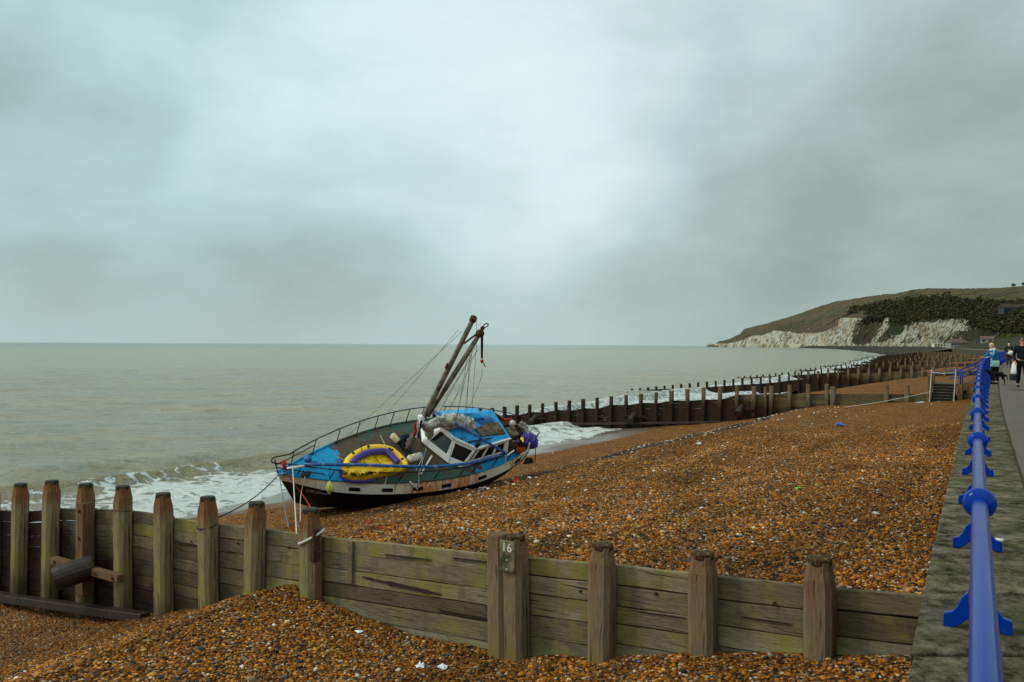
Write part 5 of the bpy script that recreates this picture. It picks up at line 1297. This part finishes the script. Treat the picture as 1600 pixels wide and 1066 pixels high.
# slack near side: folded skirt hanging towards the deck edge
tl = [hit(534, 733, z=.40), hit(550, 732, z=.43), hit(570, 732, z=.44), hit(592, 732, z=.44), hit(612, 732, z=.43), hit(633, 730, z=.38)]
bl_ = [hit(536, 744, z=.16), hit(550, 749.5, z=.14), hit(570, 749.5, z=.14), hit(592, 745.5, z=.14), hit(613, 741.5, z=.15), hit(632, 736, z=.22)]
T_, B_2 = curve_pts(tl, 60), curve_pts(bl_, 60); mb = MB(); nn_ = len(T_)
for i in range(nn_):
    for j in range(13):
        t = j / 12; p = T_[i].lerp(B_2[i], t); bul = .11 * math.sin(math.pi * t) + .035 * math.sin(i * .55 + 5 * t) * math.sin(math.pi * t) + .02 * math.sin(i * 1.7 - 9 * t)
        mb.v.append((p.x + .01 * math.sin(i + j), p.y + bul * .55, p.z + bul * .75))
for i in range(nn_ - 1):
    for j in range(12): q = i * 13 + j; mb.f.append((q, q + 13, q + 14, q + 1)); mb.mi.append(0)
sk_ = mb.build('slack_side', M['yel'], din, True); so_ = sk_.modifiers.new('thick', 'SOLIDIFY'); so_.thickness = .03; so_.offset = -1
pb = [p + Vector((0, .02, -.05)) for p in bl_[:4]]; pb = [hit(531, 734, z=.2), hit(534, 744, z=.10)] + [hit(545, 750.5, z=.09), hit(560, 752.0, z=.09), hit(578, 751, z=.09), hit(588, 747.5, z=.09)]
MB().tube([tuple(p) for p in curve_pts(pb, 30)], [.06] * 4 + [.07] * 24 + [.05] * (len(curve_pts(pb, 30)) - 28), 10).build('lower_tube', M['pur'], din, True)
for q in ((576, 697.5), (552, 708), (608.5, 701), (612.5, 703), (628.5, 717)):
    MB().ball(tuple(hit(*q, z=.38)), (.05, .04, .035), 8, 5).build('fitting', M['rails'], din, True)
# lettering on the slack side, letter by letter along the curve
TX = 'HALLENGER'
dark_ink = simple('dark_lettering', (.008, .008, .008), .6, .2, 20)
for i, chh in enumerate(TX):
    px_ = 549 + i * 3.9; py_2 = 741.2 + 1.1 * math.sin(i * .8) + .35 * i * (1 if i < 5 else .2) - (0 if i < 6 else (i - 5) * .5)
    p = hit(px_, py_2, z=.38); q = hit(px_ + 3, py_2 + .6, z=.38); xa = (q - p).normalized(); za = Vector((.05, .55, .83)); za = (za - xa * za.dot(xa)).normalized()
    if i == 0: letters = []
    letters.append((chh, p, xa, za))
for chh, p, xa, za in letters: mesh_text('letter', chh, .13, dark_ink, sk_, fr4(p + za * .05, xa, za.cross(xa), za), .004, .15)
mb = MB().ball(tuple(hit(539.5, 740, z=.36)), (.07, .035, .035), 8, 5); mb.build('valve', M['rails'], din, True)
onb(MB().hexa([tuple(hit(*q, z=zv)) for zv in (.40, .43) for q in ((585, 728), (604, 727.5), (606, 724.5), (590, 726))]), 'paddle', M['bwhite'], 'white paddle blade lying in the yellow dinghy', 'paddle', False)
# lashings across the dinghy
for a_, b_, mm in (((563, 690), (575, 742), 'rope_d'), ((594, 680), (622, 730), 'rope'), ((520, 708), (545, 722), 'rope'), ((575, 699), (600, 731), 'rope_d'), ((612, 721), (600, 760), 'rope'), ((660, 716), (650, 735), 'rope'), ((655, 735), (655, 762), 'rope'), ((666, 700), (655, 741), 'rope')):
    p, q = hit(*a_, z=.42), hit(*b_, z=.35 if b_[1] < 745 else .1)
    MB().tube([tuple(v_) for v_ in curve_pts([p, q], 8, .03)], .010, 5, False).build('lashing', M[mm], boat, True)
MB().tube([tuple(hit(675, 712, z=.5)), tuple(hit(657.5, 741, z=.1))], .028, 6).build('white_prop', M['bwhite'], boat)
MB().tube([tuple(hit(641, 753, z=.05)), tuple(hit(652, 770, y=1.3))], .03, 6).build('hull_strut', M['bwhite'], boat)
for q in ((645, 756, 655, 768), (663, 764, 672, 755)): MB().tube([tuple(hit(q[0], q[1], y=1.28)), tuple(hit(q[2], q[3], y=1.3))], .02, 6).build('hull_strut', M['bwhite'], boat)

# gear heaped at the stern
gear = onb(lumpy([hit(815, 682, z=.55), hit(822, 688, z=.5), hit(826, 695, z=.35)], [.17, .20, .12], 21, 22, 18, .28), 'violet_bag', M['pur'], 'dark violet bag lying against the cockpit at the stern', 'bag')
onb(lumpy([hit(824, 680, z=.6), hit(831, 688, z=.5), hit(834, 699, z=.3)], [.15, .21, .14], 27, 22, 18, .2), 'violet_bag', M['pur'], 'bulging violet bag tied at the extreme stern beneath the black frame', 'bag')
onb(MB().hexa([tuple(hit(*q, z=zv)) for zv in (.80, .84) for q in ((813, 686), (818, 692), (818, 684), (814, 683))]), 'yellow_cloth', M['yel'], 'small yellow cloth between the two violet bags at the stern', 'cloth', False)
onb(MB().tube([tuple(p) for p in curve_pts([hit(828, 692, z=.9), hit(824, 704, z=.6), hit(813, 711, z=.4)], 14)], .035, 6, flat=.4), 'white_strap', M['canvas'], 'broad white strap trailing from the stern bag', 'strap')
onb(lumpy([hit(806, 700, z=.2), hit(814, 704, z=.2), hit(818, 701, z=.2)], [.1, .14, .1], 31, 14, 12, .4), 'orange_net', simple('orange_net', (.30, .07, .02), .9, .5, 30, .02), 'rusty orange netting in the cockpit beneath the violet bag', 'net')
onb(MB().ball(tuple(hit(800, 662, z=.45)), (.13, .11, .13), 12, 8), 'round_buoy', M['fwhite'], 'round cream buoy on the far stern rail', 'buoy')
for k, q in enumerate(((790, 656), (794, 656), (797, 657.5))): MB().ball(tuple(hit(*q, z=.5)), (.07, .06, .06), 8, 6).build('red_float', M['redrag'], boat, True)
onb(lumpy([hit(814, 660, z=.6), hit(819, 667, z=.5), hit(824, 676, z=.4)], [.08, .11, .07], 33, 14, 12, .3), 'white_sheet', M['canvas'], 'pale sheet draped over the far stern rail', 'sheet')

# ------------------------------------------------------------------ mooring lines
def gp(i, yo, z):
    x0, y0, dx, dy = GR[1]; L = math.hypot(dx, dy); ux, uy = dx / L, dy / L
    return Vector((x0 + dx * i - uy * yo * 1, y0 + dy * i + ux * yo * 1, z))
def W_(p): return BM @ p
bowp = W_(hit(434, 742, y=0)); 
def line(name, pts, r, mat, lab, sag=0.):
    return tag(MB().tube([tuple(p) for p in curve_pts(pts, 20, sag)], r, 5).build(name, mat, None, True), lab, 'rope')
line('mooring_rope', [W_(hit(457, 727, y=.1)), gp(6.12, .2, -1.55)], .013, M['rope'], 'pale mooring rope hanging straight from the bow rail to the roped post')
line('mooring_rope', [W_(hit(477, 745, y=.5)), W_(hit(470, 775, y=1.25)), gp(6.35, -.15, -1.62)], .010, M['rope'], 'pale rope from the foredeck swinging in to the post behind the first rope')
line('mooring_rope', [W_(hit(437, 748, y=.1)), Vector((-5.9, 22.6, -3.30)), Vector((-4.8, 19.5, -2.85)), gp(6.5, -.3, -1.7)], .012, M['rope_b'], 'bluish rope running from the stem down over the shingle to the planks')
line('red_line', [W_(hit(447, 738, y=.1)), W_(hit(474, 775, y=1.25)), gp(6.02, -.05, -1.25)], .014, M['rope_r'], 'thin red rope slanting across the black bow to the post top')
line('bow_line', [W_(hit(435, 742, y=0)), gp(7.98, .0, -1.66)], .014, M['rope_d'], 'dark mooring line sagging from the bow to the rust-stained post', .15)
x0, y0, dx, dy = GR[1]; G4 = Matrix.Translation((x0, y0, -2.)) @ Matrix.Rotation(math.atan2(dy, dx), 4, 'Z'); pts = []
for k in range(27):
    a = 2 * math.pi * k / 26; pts.append((6 * st - .02 + .20 * math.cos(a), .05 + .19 * math.sin(a), .40 - .06 * math.sin(a) - .05 * math.cos(a) * 1.8))
tag(MB().tube(pts, .022, 7).xf(G4).build('rope_loop', M['rope'], None, True), 'thick pale rope looped round the post nearest the bow', 'rope')

# ------------------------------------------------------------------ people and dog
M['skin'] = simple('skin', (.50, .26, .18), .55, .08, 30, .001)
M['skin2'] = simple('pale_skin', (.56, .36, .28), .55, .08, 30, .001)
def chain_obj(name, chains, mat, parent, sub=2):
    """chains: list of [(point, radius), ...]; chains that start at an existing point join it. One continuous skinned surface."""
    vs, es, rs, ix = [], [], [], {}
    def vid(p, r):
        k = tuple(round(c, 4) for c in p)
        if k not in ix: ix[k] = len(vs); vs.append(p); rs.append(r)
        return ix[k]
    for ch in chains:
        ids = [vid(p, r) for p, r in ch]; es += list(zip(ids[:-1], ids[1:]))
    me = bpy.data.meshes.new(name); me.from_pydata(vs, es, [])
    o = bpy.data.objects.new(name, me); COL.objects.link(o)
    md = o.modifiers.new('skin', 'SKIN'); md.use_smooth_shade = True
    lay = me.skin_vertices[0].data
    for i, r in enumerate(rs):
        rr = r if isinstance(r, tuple) else (r, r); lay[i].radius = rr
    lay[0].use_root = True
    sb_ = o.modifiers.new('sub', 'SUBSURF'); sb_.levels = sb_.render_levels = sub
    dg = bpy.context.evaluated_depsgraph_get(); me2 = bpy.data.meshes.new_from_object(o.evaluated_get(dg))
    bpy.data.objects.remove(o); me2.name = name
    return link(name, me2, mat, parent, True)
def person(loc, rz, h, J, skin, top, legs, shoes, hairm, hair, label, jacket_hem=.50, extras=None):
    """J: joints in units of height, x = forward(-y)... local frame: -y is forward, x to the person's left"""
    root = empty('person', loc, rz); tag(root, label, 'person')
    S_ = lambda p: (p[0] * h, p[1] * h, p[2] * h)
    def arm(side):
        s, e, w_ = J['sh' + side], J['el' + side], J['wr' + side]; return s, e, w_
    hips, chest, neck, head = J['hip'], J['chest'], J['neck'], J['head']
    body = [[(S_(hips), (.085 * h, .065 * h)), (S_(tuple((a + b) / 2 for a, b in zip(hips, chest))), (.075 * h, .058 * h)), (S_(chest), (.085 * h, .065 * h)), (S_(neck), .032 * h), (S_((head[0], head[1], head[2] - .045)), .030 * h), (S_(head), (.042 * h, .048 * h)), (S_((head[0], head[1], head[2] + .032)), (.040 * h, .046 * h)), (S_((head[0], head[1] + .004, head[2] + .058)), .022 * h)]]
    for sd_ in 'LR':
        s, e, w_ = arm(sd_)
        body.append([(S_(chest), (.085 * h, .065 * h)), (S_(s), .034 * h), (S_(e), .025 * h), (S_(w_), .017 * h)])
        k_, a_ = J['kn' + sd_], J['an' + sd_]
        lp = (hips[0] + (.048 if sd_ == 'L' else -.048), hips[1], hips[2] - .03)
        body.append([(S_(hips), (.085 * h, .065 * h)), (S_(lp), .052 * h), (S_(k_), .034 * h), (S_(a_), .022 * h), (S_((a_[0], a_[1] - .05, a_[2] - .022)), .018 * h)])
        # hand: palm, four fingers and a thumb
        d_ = (Vector(w_) - Vector(e)).normalized(); sx_ = Vector((1, 0, 0)); sx_ = (sx_ - d_ * sx_.dot(d_)).normalized(); nn2 = d_.cross(sx_)
        pm_ = Vector(w_) + d_ * .028
        body.append([(S_(w_), .017 * h), (S_(pm_), (.018 * h, .010 * h))])
        for f_, (off_, ln_) in enumerate(((-.015, .036), (-.005, .043), (.005, .041), (.014, .033))):
            a = pm_ + sx_ * off_ + d_ * .012; b_ = a + d_ * ln_ * .5 + nn2 * .004; c_ = b_ + d_ * ln_ * .45 + nn2 * .012
            body.append([(S_(pm_), (.018 * h, .010 * h)), (S_(a), .006 * h), (S_(b_), .0052 * h), (S_(c_), .0045 * h)])
        a = pm_ + sx_ * -.018 - d_ * .010; b_ = a - sx_ * .014 + d_ * .02
        body.append([(S_(pm_), (.018 * h, .010 * h)), (S_(a), .0065 * h), (S_(b_), .0055 * h)])
    chain_obj('body', body, skin, root)
    # face: nose, eyes, mouth, ears
    hd = Vector(head); f = J.get('face', 0.); Rz = Matrix.Rotation(f, 4, 'Z')
    Fm = Matrix.Translation(Vector(S_(head))) @ Rz
    MB().add([(-.008, -.044, .004), (.008, -.044, .004), (0, -.060, -.012), (0, -.046, .022)], [(0, 1, 2), (0, 2, 3), (1, 3, 2), (0, 3, 1)]).xf(Fm @ Matrix.Scale(h, 4)).build('nose', skin, root, True)
    for sx2 in (-1, 1):
        MB().ball((sx2 * .017, -.043, .016), (.008, .006, .005), 8, 5).xf(Fm @ Matrix.Scale(h, 4)).build('eye', M['rails'], root, True)
        MB().ball((sx2 * .043, .0, .005), (.006, .012, .018), 8, 6).xf(Fm @ Matrix.Scale(h, 4)).build('ear', skin, root, True)
    MB().ball((0, -.045, -.026), (.014, .004, .004), 8, 5).xf(Fm @ Matrix.Scale(h, 4)).build('mouth', M['redrag'], root, True)
    mb = MB(); hs_ = hair
    mb.ball((0, .008, .030), (.050, .054, .046), 14, 9)
    if hs_ == 'long': mb.ball((0, .030, .0), (.052, .038, .055), 12, 8).ball((.03, .0, .03), (.026, .04, .04)).ball((-.03, .0, .03), (.026, .04, .04))
    else: mb.ball((0, .028, .012), (.046, .032, .040), 12, 8)
    mb.v = [(x, y, z) if y > -.030 or z > .040 else (x, -.030, z) for x, y, z in mb.v]
    mb.v = [(x + random.uniform(-.002, .002), y + random.uniform(-.002, .002), z + random.uniform(-.002, .002)) for x, y, z in mb.v]
    if hs_: mb.xf(Fm @ Matrix.Scale(h, 4)).build('hair', hairm, root, True)
    # clothing as slightly larger skins
    g_ = 1.18
    jk = [[(S_((hips[0], hips[1], hips[2] - .02)), (.100 * h, .082 * h)), (S_(tuple((a + b) / 2 for a, b in zip(hips, chest))), (.092 * h, .074 * h)), (S_(chest), (.098 * h, .078 * h)), (S_((neck[0], neck[1], neck[2] - .012)), (.045 * h, .042 * h))]]
    for sd_ in 'LR':
        s, e, w_ = arm(sd_); jk.append([(S_(chest), (.098 * h, .078 * h)), (S_(s), .044 * h), (S_(e), .034 * h), (S_(tuple(b - (b - a) * .1 for a, b in zip(e, w_))), .026 * h)])
    chain_obj('jacket', jk, top, root)
    tr = []
    for sd_ in 'LR':
        k_, a_ = J['kn' + sd_], J['an' + sd_]; lp = (hips[0] + (.048 if sd_ == 'L' else -.048), hips[1], hips[2] - .03)
        tr.append([(S_((hips[0], hips[1], hips[2] + .01)), (.092 * h, .072 * h)), (S_(lp), .062 * h), (S_(k_), .044 * h), (S_((a_[0], a_[1], a_[2] + .008)), .034 * h)])
        MB().ball(S_((a_[0], a_[1] - .030, a_[2] - .026)), (.030 * h, .078 * h, .026 * h), 12, 7).build('shoe', shoes, root, True)
    chain_obj('trousers', tr, legs, root)
    if extras: extras(root, h, Fm)
    return root
def base_pose(): return dict(hip=(0, 0, .53), chest=(0, .005, .72), neck=(0, .005, .83), head=(0, -.005, .925), shL=(.105, .005, .795), shR=(-.105, .005, .795),
    elL=(.135, .02, .62), elR=(-.135, .02, .62), wrL=(.135, -.02, .475), wrR=(-.135, -.02, .475), knL=(.052, -.01, .285), knR=(-.052, -.01, .285), anL=(.055, .01, .05), anR=(-.055, .01, .05))
black_j = simple('black_jacket', (.008, .010, .016), .75, .3, 8, .01); black_t = simple('black_trousers', (.006, .006, .008), .8, .3, 8, .01); black_s = simple('black_shoes', (.008, .007, .007), .5, .2, 8)
blue_j = simple('blue_jacket', (.022, .13, .30), .7, .2, 8, .012); brown_h = simple('brown_hair', (.10, .045, .020), .7, .3, 40, .004); blond_h = simple('blonde_hair', (.55, .40, .17), .6, .25, 40, .004)
white_c = simple('white_cloth', (.65, .66, .64), .8, .1, 10, .004); mint = simple('mint_bag_fabric', (.33, .58, .50), .6, .15, 20, .004, dirt=(.08, .16, .13), dirt_amt=.25, dscale=16)
brown_t = simple('brown_trousers', (.045, .03, .02), .8, .3, 8, .01)
# man in sunglasses
J = base_pose(); J.update(anL=(.075, -.06, .05), knL=(.06, -.05, .285), anR=(-.07, .07, .05), knR=(-.055, .02, .285), elL=(.14, .03, .63), wrL=(.12, -.06, .50), elR=(-.14, .03, .63), wrR=(-.12, -.05, .50))
def ex_man(root, h, Fm):
    mb = MB()
    for sx2 in (-1, 1): mb.ball((sx2 * .019, -.050, .016), (.016, .005, .011), 10, 6)
    mb.box((-.046, -.046, .017), (.046, -.040, .021)); mb.xf(Fm @ Matrix.Scale(h, 4)).build('sunglasses', M['rails'], root, True)
    MB().box((.045 * h, -.092 * h, .742 * h), (.075 * h, -.080 * h, .756 * h)).build('chest_patch', white_c, root)
person((18.95, 31.7, -.012), -.45, 1.86, J, M['skin'], black_j, black_t, black_s, brown_h, 'short', 'man in sunglasses and black clothes striding towards the camera at the right edge', extras=ex_man)
# woman leaning on the rail, facing the sea
J = base_pose(); J.update(hip=(0, .06, .53), chest=(0, -.01, .715), neck=(0, -.035, .82), head=(0, -.06, .912), shL=(.10, -.02, .785), shR=(-.10, -.02, .785), elL=(.12, -.12, .645), elR=(-.12, -.12, .645), wrL=(.08, -.235, .635), wrR=(-.09, -.235, .635), knL=(.05, .045, .285), knR=(-.05, .03, .285), anL=(.055, .05, .05), anR=(-.055, .04, .05), face=-.15)
def ex_woman(root, h, Fm):
    MB().tube(curve_pts([(.05 * h, -.02 * h, .825 * h), (0, -.075 * h, .815 * h), (-.05 * h, -.02 * h, .825 * h), (0, .03 * h, .835 * h), (.05 * h, -.02 * h, .825 * h)], 24), .026 * h, 8).build('collar', white_c, root, True)
    MB().ball((0, .075 * h, .78 * h), (.06 * h, .04 * h, .055 * h), 12, 7).build('hood', simple('grey_hood', (.30, .28, .32), .8, .2, 10, .01), root, True)
sy = 33.9; wl = person((float(railX(sy)) + .30, sy, 0), -math.pi / 2 + .15, 1.66, J, M['skin2'], blue_j, black_t, black_s, blond_h, 'long', 'blonde woman in a blue jacket leaning on the railing and looking at the sea', extras=ex_woman)
def shoulder_bag(P, lab):
    r = empty('shoulder_bag', P, -.2); tag(r, lab, 'bag')
    MB().box((-.16, -.05, -.13), (.16, .05, .11)).build('pouch', mint, r, bevel=.04)
    MB().box((-.15, -.062, -.02), (.15, -.048, .10)).build('flap', mint, r, bevel=.02)
    MB().tube(curve_pts([(-.15, 0, .12), (-.06, .05, .35), (.02, .07, .62)], 12), .014, 6).build('strap', white_c, r, True)
shoulder_bag((float(railX(sy)) + .20, sy - .28, .82), 'mint green shoulder bag hanging at the blonde woman\'s hip')
# person with a white beard and dark cap, arms folded
J = base_pose(); J.update(elL=(.14, .0, .65), wrL=(.01, -.095, .68), elR=(-.14, .0, .65), wrR=(-.01, -.10, .66))
def ex_p3(root, h, Fm):
    MB().ball((0, -.034, -.022), (.034, .026, .040), 12, 8).xf(Fm @ Matrix.Scale(h, 4)).build('face_scarf', white_c, root, True)
    mb = MB().ball((0, 0, .058), (.052, .056, .030), 12, 7); mb.box((-.045, -.085, .048), (.045, -.03, .055)); mb.xf(Fm @ Matrix.Scale(h, 4)).build('cap', black_j, root, True)
Y3 = 62.; person((ground_dir(1576.5, Y3), Y3, -.012), -.45, 1.84, J, M['skin'], simple('dark_green_jacket', (.012, .022, .018), .8, .3, 8, .01), brown_t, black_s, brown_h, None, 'person in a dark cap with white-covered face and folded arms, behind the man', extras=ex_p3)
o = MB().ball((0, 0, 0), (.24, .12, .17), 12, 8).build('white_bag', white_c, None, True); o.location = (ground_dir(1576, Y3), Y3 - .30, 1.02); tag(o, 'white bag carried at the waist by the person in the cap', 'bag')
# dog
D = empty('dog', (float(railX(sy - .3)) + .48, sy - .45, 0), 0); tag(D, 'lean black dog standing beside the woman, its head hidden towards the railing', 'dog')
dm = simple('black_fur', (.007, .006, .006), .6, .3, 30, .003)
dch = [[((-.0, 0, .40), (.085, .10)), ((-.16, 0, .41), (.085, .105)), ((-.30, 0, .40), (.09, .125)), ((-.40, 0, .46), (.065, .08)), ((-.50, 0, .55), .052), ((-.56, 0, .57), (.055, .055)), ((-.64, 0, .545), .032), ((-.70, 0, .53), .022)],
       [((0, 0, .40), (.085, .10)), ((.14, 0, .40), (.075, .085)), ((.24, 0, .37), .028), ((.29, 0, .28), .018), ((.30, 0, .18), .012)]]
for s_ in (-1, 1):
    q = .06 * s_
    dch.append([((.14, 0, .40), (.075, .085)), ((.13, q, .33), (.05, .06)), ((.10 + .02 * s_, q, .24), .034), ((.19 + .03 * s_, q, .15), .020), ((.165 + .03 * s_, q, .03), .016), ((.13 + .03 * s_, q, .014), .018)])
    dch.append([((-.30, 0, .40), (.09, .125)), ((-.31, q, .32), .045), ((-.30, q, .20), .026), ((-.305, q, .10), .018), ((-.30, q, .02), .016), ((-.33, q, .014), .018)])
chain_obj('body', dch, dm, D)
for s_ in (-1, 1): MB().add([(-.54, .035 * s_, .60), (-.51, .05 * s_, .60), (-.50, .06 * s_, .53), (-.535, .052 * s_, .535)], [(0, 1, 2, 3), (3, 2, 1, 0)]).build('ear', dm, D)
# white rounded container on a black base, partly behind the man
Yc = 38.; cn = empty('white_container', (ground_dir(1586, Yc), Yc, -.012)); tag(cn, 'white rounded container on a black base, half hidden behind the striding man', 'container')
lathe(MB(), [(.14, .27), (.17, .30), (.165, .45), (.13, .62), (.11, .74), (.07, .80), (.01, .82)], 18).build('shell', white_c, cn, True)
MB().box((-.17, -.16, 0), (.17, .16, .28)).build('base', black_s, cn, bevel=.03)
dcv = empty('drain_cover', (ground_dir(1596, 29.6), 29.6, -.011)); tag(dcv, 'dark iron drain cover in the tarmac in front of the man\'s feet', 'drain cover')
MB().box((-.26, -.30, 0), (.26, .30, .006)).build('frame', M['iron'], dcv)
for k in range(5): MB().box((-.2, -.24 + .11 * k, .006), (.2, -.19 + .11 * k, .009)).build('bar', M['wallface'], dcv)

# ------------------------------------------------------------------ litter on the shingle
def on_beach(px, py, g=1):
    """first point where a view ray meets the shingle"""
    d = pix(px, py); o_ = Vector((0, 0, 1.5)); best = None
    for q in np.arange(6, 70, .03):
        p = o_ + d * q
        v = float(vdist(p.x, p.y)); x0, y0 = gline(g, v); x1, y1 = gline(g + 1, v)
        t = (p.y - float(y0)) / (float(y1) - float(y0))
        if t < 0 or t > 1 or v < .2: continue
        X, Y, Z = surf(g, np.array([v]), np.array([t]))
        if p.z < Z[0]: return p
    return p
def scrap(px, py, s, mat, name, lab, cat, g=1, seed=0, flat=.35):
    p = on_beach(px, py, g); r = random.Random(seed); mb = MB()
    n_ = 9; vs = [(0, 0, .25 * s)]; 
    for k in range(n_):
        a = 6.283 * k / n_; q = s * r.uniform(.5, 1.1); vs.append((q * math.cos(a), q * .7 * math.sin(a), s * flat * r.uniform(-.1, 1)))
    for k in range(n_):
        a = 6.283 * k / n_ + .3; q = s * .5 * r.uniform(.7, 1.1); vs.append((q * math.cos(a), q * .7 * math.sin(a), s * flat * r.uniform(.5, 1.6)))
    fs = [(0, 10 + k, 10 + (k + 1) % n_) for k in range(n_)] + [(10 + k, 1 + k, 1 + (k + 1) % n_, 10 + (k + 1) % n_) for k in range(n_)] + [tuple(range(n_, 0, -1))]
    o = mb.add(vs, fs).build(name, mat, None, False); o.location = p + Vector((0, 0, .01)); o.rotation_euler = (0, 0, r.uniform(0, 6)); return tag(o, lab, cat, kind='thing')
green_p = simple('green_plastic', (.02, .50, .06), .4, .1, 5); blue_p = simple('blue_plastic', (.03, .12, .55), .4, .1, 5); white_p = simple('white_plastic', (.60, .66, .68), .35, .1, 9, .01); pink_p = simple('pink_plastic', (.6, .28, .36), .5, .1, 5)
scrap(1248, 765, .10, green_p, 'green_litter', 'small bright green scrap of plastic on the open shingle', 'litter', seed=1)
scrap(1312, 666, .30, blue_p, 'blue_litter', 'blue plastic scrap beside dark weed near the second groyne', 'litter', seed=2)
scrap(577, 819, .10, M['redrag'], 'red_litter', 'bright red scrap among pale stones in front of the hull, the left one', 'litter', seed=3)
scrap(597, 827, .08, M['redrag'], 'red_litter', 'smaller red scrap in front of the hull, right of the other red one', 'litter', seed=4)
scrap(806, 752, .22, simple('red_net', (.50, .05, .02), .8, .3, 20, .01), 'red_net', 'tangle of red netting on the shingle below the stern', 'net', seed=5)
scrap(828, 748, .10, white_p, 'white_litter', 'little white scrap beside the red netting', 'litter', seed=6)
scrap(1092, 695, .16, white_c, 'white_litter', 'lone white scrap on the smooth shingle above the strandline', 'litter', seed=8)
scrap(658, 1043, .11, white_p, 'white_litter', 'crumpled white plastic on the near shingle, the left piece', 'litter', 0, 9)
scrap(692, 1045, .10, white_p, 'white_litter', 'crumpled white plastic on the near shingle, right of the other', 'litter', 0, 10)
scrap(560, 988, .09, white_c, 'pale_litter', 'flat pale scrap on the slope of the near shingle mound', 'litter', 0, 11, .15)
scrap(1392, 1023, .07, pink_p, 'pink_litter', 'faded pink strip against the last plank near the sea wall', 'litter', 0, 12, .15)
scrap(998, 1036, .035, blue_p, 'blue_litter', 'tiny light blue fragment on the pebbles between two near posts', 'litter', 0, 13)
o = MB().ball((0, 0, 0), (.035, .028, .02), 8, 5).ball((.03, .02, 0), (.03, .02, .012), 8, 5).build('white_litter', white_c, None, True)
o.location = ((1560 - 800) / FPX * 6.55, 6.55, .01); tag(o, 'crumb of white litter beside a railing foot on the coping', 'litter')
# gull on a groyne post
gx, gy, gdx, gdy = GR[2]; gull = empty('gull', (gx + gdx * 12, gy + gdy * 12, float(np.interp(12, *TOP2)) + .03), .4); tag(gull, 'white gull perched on a post of the second groyne', 'gull')
chain_obj('body', [[((.22, 0, .20), .015), ((.10, 0, .20), (.05, .05)), ((0, 0, .21), (.075, .07)), ((-.09, 0, .25), .05), ((-.13, 0, .33), .036), ((-.14, 0, .37), .04)]], white_c, gull)
MB().tube([(-.17, 0, .37), (-.23, 0, .36)], [.014, .004], 6).build('beak', M['yel'], gull)
for s_ in (-1, 1): MB().ball((.06, .055 * s_, .22), (.15, .018, .05), 10, 6).build('wing', simple('grey_wing', (.3, .31, .32), .7, .1, 5) if s_ < 0 else M['canvas'], gull, True); MB().tube([(0, .02 * s_, .15), (0, .02 * s_, 0)], .007, 5).build('leg', M['yel'], gull)
